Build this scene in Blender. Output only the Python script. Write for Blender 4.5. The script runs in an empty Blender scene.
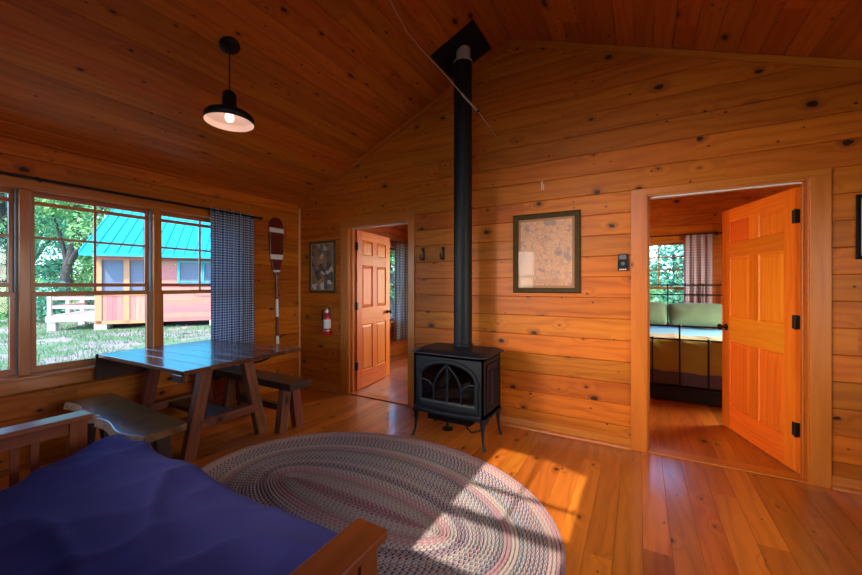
import bpy, bmesh, math, random
from mathutils import Vector, Matrix, noise
random.seed(11)
rnd = random.random
def U(a, b): return a + (b - a) * random.random()
sc = bpy.context.scene
col = sc.collection
PI = math.pi

# ------------------------------------------------------------------ node helpers
class NT:
    def __init__(s, name):
        s.m = bpy.data.materials.new(name); s.m.use_nodes = True
        s.t = s.m.node_tree; s.t.nodes.clear()
        s.out = s.n('ShaderNodeOutputMaterial')
    def n(s, typ, **kw):
        nd = s.t.nodes.new(typ)
        for k, v in kw.items(): setattr(nd, k, v)
        return nd
    def set(s, sock, v):
        if isinstance(v, bpy.types.NodeSocket): s.t.links.new(v, sock)
        elif v is not None:
            if sock.type == 'RGBA' and len(v) == 3: v = (*v, 1)
            sock.default_value = v
    def math(s, op, a, b=None, c=None, clamp=False):
        nd = s.n('ShaderNodeMath', operation=op); nd.use_clamp = clamp
        s.set(nd.inputs[0], a); s.set(nd.inputs[1], b) if b is not None else None
        if c is not None: s.set(nd.inputs[2], c)
        return nd.outputs[0]
    def mr(s, v, a, b, c=0., d=1., smooth=True):
        nd = s.n('ShaderNodeMapRange', interpolation_type='SMOOTHSTEP' if smooth else 'LINEAR')
        for i, x in enumerate((v, a, b, c, d)): s.set(nd.inputs[i], x)
        return nd.outputs[0]
    def mix(s, f, a, b, blend='MIX'):
        nd = s.n('ShaderNodeMix', data_type='RGBA', blend_type=blend)
        s.set(nd.inputs[0], f); s.set(nd.inputs[6], a); s.set(nd.inputs[7], b)
        return nd.outputs[2]
    def xyz(s, x, y, z=0.):
        nd = s.n('ShaderNodeCombineXYZ')
        for i, v in enumerate((x, y, z)): s.set(nd.inputs[i], v)
        return nd.outputs[0]
    def sep(s, v):
        nd = s.n('ShaderNodeSeparateXYZ'); s.set(nd.inputs[0], v); return nd.outputs
    def noise(s, v, scale=1., detail=2., rough=.5, out=0):
        nd = s.n('ShaderNodeTexNoise'); s.set(nd.inputs['Vector'], v)
        nd.inputs['Scale'].default_value = scale; nd.inputs['Detail'].default_value = detail
        nd.inputs['Roughness'].default_value = rough
        return nd.outputs[out]
    def uv(s, name='UVMap'):
        nd = s.n('ShaderNodeUVMap'); nd.uv_map = name; return nd.outputs[0]
    def obj(s): return s.n('ShaderNodeTexCoord').outputs['Object']
    def ramp(s, f, stops, const=False):
        nd = s.n('ShaderNodeValToRGB'); cr = nd.color_ramp
        if const: cr.interpolation = 'CONSTANT'
        while len(cr.elements) < len(stops): cr.elements.new(.5)
        for e, (p, c) in zip(cr.elements, stops): e.position = p; e.color = (*c, 1)
        s.set(nd.inputs[0], f); return nd.outputs[0]
    def bump(s, h, strength=.2, dist=.01):
        nd = s.n('ShaderNodeBump'); nd.inputs['Strength'].default_value = strength
        nd.inputs['Distance'].default_value = dist; s.set(nd.inputs['Height'], h); return nd.outputs[0]
    def pbr(s, color, rough=.5, metal=0., spec=.5, coat=0., coat_rough=.2, normal=None, trans=0., sheen=0., emit=None, emit_s=0.):
        b = s.n('ShaderNodeBsdfPrincipled')
        s.set(b.inputs['Base Color'], color); s.set(b.inputs['Roughness'], rough); s.set(b.inputs['Metallic'], metal)
        s.set(b.inputs['Specular IOR Level'], spec); s.set(b.inputs['Coat Weight'], coat); s.set(b.inputs['Coat Roughness'], coat_rough)
        s.set(b.inputs['Sheen Weight'], sheen)
        if normal is not None: s.set(b.inputs['Normal'], normal)
        if emit is not None: s.set(b.inputs['Emission Color'], emit); s.set(b.inputs['Emission Strength'], emit_s)
        s.t.links.new(b.outputs[0], s.out.inputs[0]); return b

def wood(name, light, dark, knot=.5, rough=.42, coat=.25, coat_rough=.18, tint=.3, freq=38., kcol=(.016, .004, .0015), kscale=(2.6, 4.0), hue=.03, spec=.5, bump=.12, grain=.5):
    t = NT(name); uv = t.sep(t.uv()); r = t.sep(t.uv('RUV'))
    u, v = uv[0], uv[1]
    low = t.noise(t.xyz(t.math('MULTIPLY', u, .9), t.math('MULTIPLY', v, 5.)), 1., 3.)
    kv = t.xyz(t.math('MULTIPLY', u, kscale[0]), t.math('MULTIPLY', v, kscale[1]))
    vo = t.n('ShaderNodeTexVoronoi', voronoi_dimensions='2D'); vo.inputs['Scale'].default_value = 1.; t.set(vo.inputs['Vector'], kv)
    d = vo.outputs['Distance']; c = t.sep(vo.outputs['Color'])
    pres = t.math('LESS_THAN', c[0], knot)
    halo = t.math('MULTIPLY', t.mr(d, .34, .0), pres)
    kn = t.noise(t.xyz(t.math('MULTIPLY', u, 30.), t.math('MULTIPLY', v, 45.)), 1., 2.)
    dd = t.math('ADD', d, t.math('MULTIPLY', t.math('SUBTRACT', kn, .5), .09))
    rad = t.math('ADD', .022, t.math('MULTIPLY', t.math('MULTIPLY', c[1], c[1]), .075))
    kmask = t.math('MULTIPLY', t.math('SUBTRACT', 1., t.mr(dd, t.math('MULTIPLY', rad, .85), t.math('MULTIPLY', rad, 1.1))), pres)
    ph = t.math('ADD', t.math('MULTIPLY', v, freq * 2), t.math('ADD', t.math('MULTIPLY', low, 26.), t.math('MULTIPLY', halo, 7.)))
    wav = t.math('MULTIPLY_ADD', t.math('SINE', ph), .5, .5)
    wav = t.math('POWER', wav, 2.2)
    fine = t.noise(t.xyz(t.math('MULTIPLY', u, 4.), t.math('MULTIPLY', v, 260.)), 1., 2.)
    mid = t.noise(t.xyz(t.math('MULTIPLY', u, 1.3), t.math('MULTIPLY', v, 22.)), 1., 3.)
    f = t.math('ADD', t.math('MULTIPLY', wav, .36 * grain * 2), t.math('MULTIPLY', t.math('SUBTRACT', fine, .4), .5 * grain * 2))
    f = t.math('ADD', f, t.math('MULTIPLY', t.mr(mid, .42, .72), .35), clamp=True)
    base = t.mix(f, light, dark)
    hs = t.n('ShaderNodeHueSaturation')
    t.set(hs.inputs['Hue'], t.math('MULTIPLY_ADD', t.math('SUBTRACT', r[1], .80), hue, .5))
    t.set(hs.inputs['Value'], t.math('MULTIPLY_ADD', t.math('SUBTRACT', r[0], .5), tint, 1.))
    t.set(hs.inputs['Color'], base)
    halod = t.math('MULTIPLY', t.mr(d, t.math('MULTIPLY', rad, 3.0), t.math('MULTIPLY', rad, .8)), pres)
    c1 = t.mix(t.math('MULTIPLY', halod, .55), hs.outputs[0], tuple(x * .45 for x in dark))
    if knot > .28:
        v2 = t.n('ShaderNodeTexVoronoi', voronoi_dimensions='2D'); v2.inputs['Scale'].default_value = 1.; t.set(v2.inputs['Vector'], t.xyz(t.math('MULTIPLY', u, kscale[0] * 2.6), t.math('MULTIPLY', v, kscale[1] * 2.6)))
        cc = t.sep(v2.outputs['Color']); p2 = t.math('LESS_THAN', cc[0], .09)
        k2 = t.math('MULTIPLY', t.math('SUBTRACT', 1., t.mr(t.math('ADD', v2.outputs['Distance'], t.math('MULTIPLY', t.math('SUBTRACT', kn, .5), .12)), .05, .085)), p2)
        kmask = t.math('MAXIMUM', kmask, k2)
    c2 = t.mix(t.math('MULTIPLY', kmask, .93), c1, kcol)
    nb = t.bump(t.math('MULTIPLY_ADD', f, -1., 1.), bump, .004) if bump else None
    t.pbr(c2, rough, spec=spec, coat=coat, coat_rough=coat_rough, normal=nb)
    return t.m

def plain(name, c, rough=.5, metal=0., coat=0., var=0., scale=20., spec=.5, sheen=0., bump=0.):
    t = NT(name); o = t.obj(); nn = t.noise(o, scale, 3.)
    cc = t.mix(nn, tuple(x * (1 - var) for x in c), tuple(min(1, x * (1 + var)) for x in c)) if var else c
    t.pbr(cc, rough, metal, spec, coat, normal=t.bump(nn, bump, .005) if bump else None, sheen=sheen)
    return t.m

def gingham(name, dark, light, size, transl=.35):
    t = NT(name); uv = t.sep(t.uv())
    a = t.math('LESS_THAN', t.math('FRACT', t.math('DIVIDE', uv[0], size)), .5)
    b = t.math('LESS_THAN', t.math('FRACT', t.math('DIVIDE', uv[1], size)), .5)
    s = t.math('MULTIPLY', t.math('ADD', a, b), .5)
    c = t.ramp(s, [(0., light), (.5, tuple((x + y) * .38 for x, y in zip(light, dark))), (1., dark)])
    p = t.pbr(c, .9, spec=.1)
    tr = t.n('ShaderNodeBsdfTranslucent'); t.set(tr.inputs[0], c)
    mx = t.n('ShaderNodeMixShader'); mx.inputs[0].default_value = transl
    t.t.links.new(p.outputs[0], mx.inputs[1]); t.t.links.new(tr.outputs[0], mx.inputs[2])
    t.t.links.new(mx.outputs[0], t.out.inputs[0])
    return t.m

def leafmat(name, cols):
    t = NT(name); r = t.sep(t.uv('RUV'))
    c = t.ramp(r[0], [(i / (len(cols) - 1), k) for i, k in enumerate(cols)])
    p = t.pbr(c, .55, spec=.3)
    tr = t.n('ShaderNodeBsdfTranslucent'); t.set(tr.inputs[0], c)
    mx = t.n('ShaderNodeMixShader'); mx.inputs[0].default_value = .45
    t.t.links.new(p.outputs[0], mx.inputs[1]); t.t.links.new(tr.outputs[0], mx.inputs[2])
    t.t.links.new(mx.outputs[0], t.out.inputs[0]); return t.m

def panemat(name, refl=.06, tint=(1, 1, 1)):
    t = NT(name); a = t.n('ShaderNodeBsdfTransparent'); t.set(a.inputs[0], tint)
    g = t.n('ShaderNodeBsdfGlossy'); g.inputs['Roughness'].default_value = .02
    mx = t.n('ShaderNodeMixShader'); mx.inputs[0].default_value = refl
    t.t.links.new(a.outputs[0], mx.inputs[1]); t.t.links.new(g.outputs[0], mx.inputs[2])
    t.t.links.new(mx.outputs[0], t.out.inputs[0]); return t.m

# ------------------------------------------------------------------ mesh builder
class MB:
    def __init__(s): s.v = []; s.f = []; s.uv = []; s.r = []
    def face(s, pts, uvs=None, r=None):
        i = len(s.v); s.v += [tuple(p) for p in pts]; s.f.append(tuple(range(i, i + len(pts))))
        if uvs is None: uvs = s.auto(pts)
        s.uv.append(uvs); s.r.append(r or (.5, .5))
    @staticmethod
    def auto(pts):
        p = [Vector(q) for q in pts]; n = (p[1] - p[0]).cross(p[2] - p[0])
        ax = max(range(3), key=lambda i: abs(n[i])); k = [i for i in range(3) if i != ax]
        return [(q[k[0]], q[k[1]]) for q in p]
    def box(s, x0, x1, y0, y1, z0, z1, M=None, grain=None, r=None):
        d = (x1 - x0, y1 - y0, z1 - z0); g = grain if grain is not None else max(range(3), key=lambda i: d[i])
        off = (U(0, 60), U(0, 60)); r = r or (rnd(), rnd())
        P = [(x, y, z) for x in (x0, x1) for y in (y0, y1) for z in (z0, z1)]
        for q in ((0, 1, 3, 2), (4, 6, 7, 5), (0, 4, 5, 1), (2, 3, 7, 6), (0, 2, 6, 4), (1, 5, 7, 3)):
            pts = [P[i] for i in q]
            fix = [i for i in range(3) if max(p[i] for p in pts) - min(p[i] for p in pts) < 1e-9]
            fx = fix[0] if fix else 0
            rest = [i for i in range(3) if i != fx]
            if g in rest: ua = g; va = [i for i in rest if i != g][0]
            else: ua, va = rest
            k = 1. if g in rest else .3
            uvs = [(p[ua] * k + off[0], p[va] + p[fx] + off[1]) for p in pts]
            s.face([M @ Vector(p) for p in pts] if M else pts, uvs, r)
    def beam(s, a, b, w, h, up=(0, 0, 1), r=None):
        a = Vector(a); b = Vector(b); x = (b - a); L = x.length; x.normalize()
        y = Vector(up).cross(x); y.normalize(); z = x.cross(y)
        M = Matrix(((x[0], y[0], z[0], a[0]), (x[1], y[1], z[1], a[1]), (x[2], y[2], z[2], a[2]), (0, 0, 0, 1)))
        s.box(0, L, -w / 2, w / 2, -h / 2, h / 2, M, 0, r)
    def lathe(s, prof, c=(0, 0, 0), seg=24, M=None):
        c = Vector(c)
        for (r0, z0), (r1, z1) in zip(prof, prof[1:]):
            for i in range(seg):
                a, b = 2 * PI * i / seg, 2 * PI * (i + 1) / seg
                q = [Vector((r0 * math.cos(a), r0 * math.sin(a), z0)), Vector((r0 * math.cos(b), r0 * math.sin(b), z0)),
                     Vector((r1 * math.cos(b), r1 * math.sin(b), z1)), Vector((r1 * math.cos(a), r1 * math.sin(a), z1))]
                if r0 < 1e-6: q = [q[0], q[2], q[3]]
                elif r1 < 1e-6: q = q[:3]
                q = [(M @ p if M else p) + c for p in q]
                uv = [(i / seg, z0), ((i + 1) / seg, z0), ((i + 1) / seg, z1), (i / seg, z1)][:len(q)]
                s.face(q, uv)
    def tube(s, pts, r, seg=10, cap=True):
        pts = [Vector(p) for p in pts]; n = len(pts); R = r if isinstance(r, (list, tuple)) else [r] * n
        rings = []; ref = Vector((0, 0, 1)); L = 0; ls = []
        for i, p in enumerate(pts):
            t = (pts[min(i + 1, n - 1)] - pts[max(i - 1, 0)]).normalized()
            if i: L += (p - pts[i - 1]).length
            ls.append(L)
            if i == 0:
                if abs(t.dot(ref)) > .9: ref = Vector((1, 0, 0))
            x = ref - t * ref.dot(t); x.normalize(); y = t.cross(x); ref = x
            rings.append([p + (x * math.cos(2 * PI * k / seg) + y * math.sin(2 * PI * k / seg)) * R[i] for k in range(seg)])
        for i in range(n - 1):
            for k in range(seg):
                l = (k + 1) % seg
                s.face([rings[i][k], rings[i][l], rings[i + 1][l], rings[i + 1][k]],
                       [(ls[i], k / seg * .3), (ls[i], (k + 1) / seg * .3), (ls[i + 1], (k + 1) / seg * .3), (ls[i + 1], k / seg * .3)])
        if cap: s.face(list(reversed(rings[0]))); s.face(rings[-1])
    def prism(s, poly, h0, h1, M=None):
        """poly: list of (a,b) counter-clockwise, extruded along local z h0..h1"""
        T = (lambda p: M @ Vector(p)) if M else (lambda p: Vector(p))
        n = len(poly); off = (U(0, 60), U(0, 60)); r = (rnd(), rnd())
        s.face([T((a, b, h1)) for a, b in poly], [(a + off[0], b + off[1]) for a, b in poly], r)
        s.face([T((a, b, h0)) for a, b in reversed(poly)], [(a + off[0], b + off[1]) for a, b in reversed(poly)], r)
        for i in range(n):
            (a, b), (c, d) = poly[i], poly[(i + 1) % n]
            L = math.hypot(c - a, d - b)
            s.face([T((a, b, h0)), T((c, d, h0)), T((c, d, h1)), T((a, b, h1))],
                   [(a + off[0], b + off[1]), (c + off[0], d + off[1]), (c + off[0], d + h1 - h0 + off[1]), (a + off[0], b + h1 - h0 + off[1])], r)
    def sphere(s, c, r, seg=16, rg=10, sc3=(1, 1, 1)):
        c = Vector(c)
        def P(i, j):
            th = PI * i / rg; ph = 2 * PI * j / seg
            return c + Vector((r * sc3[0] * math.sin(th) * math.cos(ph), r * sc3[1] * math.sin(th) * math.sin(ph), r * sc3[2] * math.cos(th)))
        for i in range(rg):
            for j in range(seg):
                if i == 0: s.face([P(0, 0), P(1, j), P(1, j + 1)], [(0, 0)] * 3)
                elif i == rg - 1: s.face([P(i, j), P(rg, 0), P(i, j + 1)], [(0, 0)] * 3)
                else: s.face([P(i, j), P(i + 1, j), P(i + 1, j + 1), P(i, j + 1)], [(0, 0)] * 4)
    def build(s, name, mat, parent=None, bevel=0, smooth=None, weld=True, solid=0):
        me = bpy.data.meshes.new(name); me.from_pydata(s.v, [], s.f)
        l1 = me.uv_layers.new(name='UVMap'); l2 = me.uv_layers.new(name='RUV')
        fl = []; fr = []
        for uv, r in zip(s.uv, s.r):
            for q in uv: fl += [q[0], q[1]]; fr += [r[0], r[1]]
        l1.data.foreach_set('uv', fl); l2.data.foreach_set('uv', fr)
        if weld:
            bm = bmesh.new(); bm.from_mesh(me); bmesh.ops.remove_doubles(bm, verts=bm.verts, dist=1e-5)
            bmesh.ops.recalc_face_normals(bm, faces=bm.faces); bm.to_mesh(me); bm.free()
        me.materials.append(mat)
        if smooth:
            for p in me.polygons: p.use_smooth = True
            me.set_sharp_from_angle(angle=math.radians(smooth))
        o = bpy.data.objects.new(name, me); col.objects.link(o)
        if parent:
            o.parent = parent
            o.matrix_parent_inverse = parent.matrix_basis.inverted()
        if bevel:
            b = o.modifiers.new('bevel', 'BEVEL'); b.width = bevel; b.segments = 2; b.limit_method = 'ANGLE'; b.angle_limit = math.radians(40)
        if solid:
            b = o.modifiers.new('solid', 'SOLIDIFY'); b.thickness = solid; b.offset = 0
        return o

def tag(o, label=None, cat=None, group=None, kind=None):
    if label: o['label'] = label
    if cat: o['category'] = cat
    if group: o['group'] = group
    if kind: o['kind'] = kind
    return o
def empty(name, loc=(0, 0, 0), label=None, cat=None, group=None, kind=None, rot=0):
    o = bpy.data.objects.new(name, None); col.objects.link(o); o.empty_display_size = .1
    o.matrix_basis = Matrix.Translation(loc) @ Matrix.Rotation(rot, 4, 'Z')
    return tag(o, label, cat, group, kind)
def copy_tree(o, parent=None):
    c = o.copy(); col.objects.link(c)
    if parent: c.parent = parent
    for ch in list(o.children): copy_tree(ch, c)
    return c
def rbox(size, r, n, center=(0, 0, 0), fn=None, uvs=1.):
    """subdivided rounded box"""
    mb = MB(); sx, sy, sz = [x / 2 for x in size]; nx, ny, nz = n; c = Vector(center)
    def P(p):
        q = Vector((max(-sx + r, min(sx - r, p[0])), max(-sy + r, min(sy - r, p[1])), max(-sz + r, min(sz - r, p[2]))))
        d = Vector(p) - q
        nn = d.normalized() if d.length > 1e-9 else Vector((0, 0, 0))
        w = q + nn * r if d.length > 1e-9 else Vector(p)
        if fn: w = fn(w, nn)
        return w + c
    def grid(f, a, b):
        for i in range(a):
            for j in range(b):
                q = [f(i / a, j / b), f((i + 1) / a, j / b), f((i + 1) / a, (j + 1) / b), f(i / a, (j + 1) / b)]
                mb.face([P(p) for p in q], [(p[0] + p[2], p[1] + p[2]) for p in q])
    L = lambda t, h: -h + 2 * h * t
    for sgn in (-1, 1):
        grid(lambda a, b: (L(a, sx), L(b, sy), sgn * sz), nx, ny)
        grid(lambda a, b: (L(a, sx), sgn * sy, L(b, sz)), nx, nz)
        grid(lambda a, b: (sgn * sx, L(a, sy), L(b, sz)), ny, nz)
    return mb

# ------------------------------------------------------------------ materials
LT, DK = (.52, .145, .008), (.33, .074, .003)
M = {}
M['wall'] = wood('pine wall boards', LT, DK, knot=.5, rough=.48, coat=.05, spec=.24, coat_rough=.25, tint=.34, hue=.012, grain=.62, kscale=(3., 4.6))
M['ceil'] = wood('pine ceiling boards', (.50, .140, .011), (.33, .074, .005), knot=.45, spec=.25, rough=.42, coat=.12, coat_rough=.28, tint=.32, hue=.012, grain=.55, kscale=(2.6, 5.0))
M['floor'] = wood('varnished pine floor boards', (.50, .145, .013), (.27, .066, .005), grain=.55, knot=.48, kscale=(2.8, 4.8), rough=.34, coat=.7, coat_rough=.14, tint=.6, hue=.012)
M['trim'] = wood('clear pine trim', (.54, .165, .012), (.39, .098, .005), grain=.36, hue=.01, knot=.10, rough=.36, coat=.25, tint=.22)
M['door'] = wood('clear pine door', (.80, .25, .012), (.62, .16, .006), knot=.0, rough=.45, spec=.25, coat=.0, tint=.28, freq=55)
M['sash'] = wood('pine window sash', (.54, .20, .045), (.36, .115, .022), knot=.05, rough=.4, tint=.2)
M['table'] = wood('dark stained table wood', (.105, .040, .018), (.030, .010, .005), knot=.25, rough=.25, coat=.6, coat_rough=.08, tint=.5, kcol=(.008, .003, .002), freq=30)
M['leg'] = wood('dark brown stained timber', (.185, .062, .022), (.055, .017, .007), knot=.3, rough=.45, coat=.05, spec=.3, tint=.4, kcol=(.01, .004, .002), freq=60)
M['blackwood'] = wood('nearly black stained timber', (.040, .018, .010), (.012, .005, .003), knot=.2, rough=.35, coat=.3, tint=.3, kcol=(.005, .002, .001))
M['slab'] = wood('stained live edge slab', (.21, .10, .032), (.028, .013, .006), knot=.3, rough=.25, coat=.6, coat_rough=.1, tint=.2, kcol=(.008, .004, .002), freq=14, kscale=(3, 3))
M['bark'] = plain('pale bark edge', (.60, .33, .13), .8, var=.5, scale=30, bump=.4)
M['futon'] = wood('reddish futon frame wood', (.32, .078, .014), (.19, .040, .007), hue=.004, knot=.0, rough=.33, coat=.3, tint=.1, freq=60)
M['iron'] = plain('black wrought iron', (.012, .012, .014), .45, .6)
M['stove'] = plain('black cast iron', (.006, .009, .014), .45, 0, var=.15, scale=60, bump=.05, spec=.28)
M['pipe'] = plain('matt black flue', (.006, .007, .009), .5, 0, spec=.25)
M['soot'] = plain('dark firebox', (.003, .003, .003), .9, spec=.1)
M['log'] = plain('grey ceramic log', (.10, .055, .04), .9, var=.5, scale=25, bump=.5)
M['steel'] = plain('bright galvanised steel', (.62, .50, .46), .4, .35)
M['wire'] = plain('pale steel wire', (.46, .37, .30), .5, 0)
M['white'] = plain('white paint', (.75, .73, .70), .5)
M['enamel'] = plain('white enamel', (.82, .72, .68), .4)
M['navy'] = plain('navy purple cotton', (.058, .056, .235), .9, var=.18, scale=6, sheen=.04, spec=.12)
M['red'] = plain('red enamel', (.50, .015, .018), .3, coat=.4)
M['maroon'] = plain('maroon varnish', (.115, .010, .008), .3, coat=.4, var=.3, scale=8)
M['black'] = plain('black plastic', (.006, .006, .007), .5, spec=.2)
M['grey'] = plain('grey plastic', (.10, .10, .11), .4)
M['vinyl'] = plain('grey jamb liner', (.24, .27, .27), .5)
M['chrome'] = plain('worn chrome', (.6, .6, .6), .3, 1.)
M['bronze'] = plain('dark bronze', (.03, .024, .02), .35, .8)
M['frame1'] = plain('grey brown picture frame', (.095, .062, .026), .6, spec=.2, var=.4, scale=40)
M['frame2'] = plain('dark olive map frame', (.050, .028, .007), .6, var=.3, scale=30, spec=.15)
M['gilt'] = plain('dull gilt lip', (.40, .33, .17), .45, .4)
M['mat'] = plain('tan mat board', (.36, .17, .08), .8)
M['tape'] = plain('clear plastic', (.75, .55, .38), .3)
M['pane'] = panemat('window pane', .05)
M['glazing'] = panemat('picture glass', .012)
M['fireglass'] = panemat('stove glass', .10, (.35, .35, .35))
M['check'] = gingham('blue gingham', (.030, .070, .19), (.70, .76, .86), .028, .5)
M['check2'] = gingham('teal gingham', (.30, .42, .44), (.78, .86, .88), .05, .5)
M['sheer'] = gingham('mauve check cloth', (.66, .48, .47), (.92, .84, .83), .04, .55)
M['olive'] = plain('olive green blanket', (.32, .245, .032), .9, var=.15, scale=5, sheen=.2, spec=.15)
M['pillow'] = plain('sage green pillowcase', (.12, .185, .095), .9, var=.1, scale=5, sheen=.2, spec=.15)
M['sheet'] = plain('sheet with blue window light', (.22, .52, .72), .85, spec=.2)  # blue of the window light mixed into the sheet colour
M['skirt'] = plain('dusky mauve box spring', (.085, .060, .060), .9, var=.1)
M['dark'] = plain('dark shade fill', (.012, .011, .011), .9)

# ------------------------------------------------------------------ setting
XL, XR, YB, YR, YF = -3.98, 2.160, 3.40, -.45, 7.05
AX, AZ, SL, SLR = -1.06, 3.662, .4325, .392
def slope_of(sg): return SL if sg < 0 else SLR
def ceil_z(x): return AZ - (SL if x < AX else SLR) * abs(x - AX)
BW = .1755

def planks(mb, a0, a1, zmax, place, openings, top=None, rows_w=BW, blen=(3.2, 5.2)):
    """horizontal boards; place(a, z, depth) -> point, depth 0 = face, + = into the wall. top(a)->z limit or None"""
    G = .0045; DP = .009
    k = 0
    while k * rows_w < zmax - 1e-6:
        z0, z1 = k * rows_w, min((k + 1) * rows_w, zmax)
        cuts = [a0]; x = a0 + U(.4, blen[1])
        while x < a1 - .5: cuts.append(x); x += U(*blen)
        cuts.append(a1)
        zs = sorted({z0, z1} | {o[2] for o in openings if z0 < o[2] < z1} | {o[3] for o in openings if z0 < o[3] < z1} | ({2.40} if top and z0 < 2.40 < z1 else set()))
        for b0, b1 in zip(cuts, cuts[1:]):
            off = (U(0, 80), U(0, 80)); r = (rnd(), rnd())
            for s0, s1 in zip(zs, zs[1:]):
                iv = [(b0, b1)]
                for o in openings:
                    if o[2] <= s0 + 1e-6 and o[3] >= s1 - 1e-6:
                        nv = []
                        for p, q in iv:
                            if o[1] <= p or o[0] >= q: nv.append((p, q)); continue
                            if p < o[0]: nv.append((p, o[0]))
                            if q > o[1]: nv.append((o[1], q))
                        iv = nv
                for p, q in iv:
                    ea = G * .6 if abs(p - b0) < 1e-6 and p > a0 + 1e-6 else 0.
                    eb = G * .6 if abs(q - b1) < 1e-6 and q < a1 - 1e-6 else 0.
                    lev = []
                    lo = s0 + (G if abs(s0 - z0) < 1e-6 else 0); hi = s1 - (G if abs(s1 - z1) < 1e-6 else 0)
                    L = [(s0, DP)] if lo > s0 else []
                    L += [(lo, 0.), (hi, 0.)]
                    if hi < s1: L.append((s1, DP))
                    def lim(z):
                        if not top or z <= 2.40: return p, q
                        l = AX - (AZ - z) / SL; rr = AX + (AZ - z) / SLR
                        return max(p, l), min(q, rr)
                    for (za, da), (zb, db) in zip(L, L[1:]):
                        la, ra = lim(za); lb, rb = lim(zb)
                        if la >= ra and lb >= rb: continue
                        if la > ra: la = ra = (la + ra) / 2
                        if lb > rb: lb = rb = max(min((lb + rb) / 2, ra), la)
                        pts = [(la, za, da), (ra, za, da), (rb, zb, db), (lb, zb, db)]
                        mb.face([place(*t) for t in pts], [(t[0] + off[0], t[1] + off[1]) for t in pts], r)
                    # end grooves
                    for e, sg in ((ea, 1), (eb, -1)):
                        pass
        k += 1
def joints(): pass

def reveal(mb, openings, place, depth):
    for a0, a1, z0, z1 in openings:
        for q in ([(a0, z0, 0), (a0, z0, depth), (a0, z1, depth), (a0, z1, 0)], [(a1, z0, 0), (a1, z1, 0), (a1, z1, depth), (a1, z0, depth)],
                  [(a0, z1, 0), (a0, z1, depth), (a1, z1, depth), (a1, z1, 0)]) + (([(a0, z0, 0), (a1, z0, 0), (a1, z0, depth), (a0, z0, depth)],) if z0 > .01 else ()):
            off = (U(0, 50), U(0, 50))
            vert = abs(q[0][0] - q[2][0]) < 1e-6
            mb.face([place(*t) for t in q], [((t[1] if vert else t[0]) + off[0], t[2] + off[1]) for t in q], (.5, .5))

# floor: boards running away from the window wall's length (along y)
mb = MB(); x = XL - .12; w = .1285
while x < XR:
    y = YR - U(0, 2)
    while y < YF:
        L = U(2.2, 4.4); y0, y1 = max(y, YR), min(y + L, YF)
        if y1 > y0 + .02:
            off = (U(0, 80), U(0, 80)); r = (rnd(), rnd()); g = .0012; x1 = x + w
            for (xa, xb, za, zb) in ((x, x + g, -.002, 0), (x + g, x1 - g, 0, 0), (x1 - g, x1, 0, -.002)):
                pts = [(xa, y0, za), (xb, y0, zb), (xb, y1, zb), (xa, y1, za)]
                mb.face(pts, [(p[1] + off[0], p[0] + off[1]) for p in pts], r)
        y += L
    x += w
mb.box(XL - .14, XR + .14, YR - .14, YF + .14, -.15, -.01)
tag(mb.build('floor', M['floor'], weld=False), kind='structure')

# ceiling: two slopes of boards running along y
mb = MB(); w = .137
for sg in (-1, 1):
    sl_ = slope_of(sg); n = Vector((sg * sl_, 0, 1)).normalized(); run = (AX - XL) if sg < 0 else (XR - AX)
    d = 0.; Lmax = math.hypot(1, sl_) * run + .02
    ux = 1 / math.hypot(1, sl_)
    while d < Lmax:
        y = YR - U(0, 2)
        while y < YF:
            L = U(2.6, 4.6); y0, y1 = max(y, YR), min(y + L, YF)
            if y1 > y0 + .02:
                off = (U(0, 80), U(0, 80)); r = (rnd(), rnd()); g = .004
                for da, db, ea, eb in ((d, d + g, .005, 0), (d + g, d + w - g, 0, 0), (d + w - g, d + w, 0, .005)):
                    pts = [(da, y0, ea), (db, y0, eb), (db, y1, eb), (da, y1, ea)]
                    P = [Vector((AX + sg * t * ux, yy, AZ - sl_ * t * ux)) + n * e for t, yy, e in pts]
                    mb.face(P, [(p[1] + off[0], p[0] + off[1]) for p in pts], r)
            y += L
        d += w
cl = mb.build('ceiling', M['ceil'], weld=False); tag(cl, kind='structure')
mb = MB()
for sg in (-1, 1):
    run = ((AX - XL) if sg < 0 else (XR - AX)) + .5; e = AX + sg * run
    ze = AZ - slope_of(sg) * run
    q = [(AX, YR - .5, AZ + .02), (e, YR - .5, ze + .02), (e, YF + .5, ze + .02), (AX, YF + .5, AZ + .02)]
    q2 = [(p[0], p[1], p[2] + .16) for p in q]
    mb.face(q); mb.face(q2)
    for i in range(4): j = (i + 1) % 4; mb.face([q[i], q[j], q2[j], q2[i]])
roofmat = plain('teal metal roofing', (.02, .36, .38), .35, .2)
tag(mb.build('roof_deck', roofmat), kind='structure')

WT = .12
D1 = (-3.11, -2.222, 0., 2.048); D2 = (.045, .990, 0., 2.056)
# back wall (with both doorways): front face y=YB, rear face y=YB+WT
mb = MB(); ops = [D1, D2]
planks(mb, XL, XR, AZ, lambda a, z, d: (a, YB + d, z), ops, top=True)
planks(mb, XL, XR, AZ, lambda a, z, d: (a, YB + WT - d, z), ops, top=True)
reveal(mb, ops, lambda a, z, d: (a, YB + d, z), WT)
tag(mb.build('wall_back', M['wall'], weld=False), kind='structure')
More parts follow.
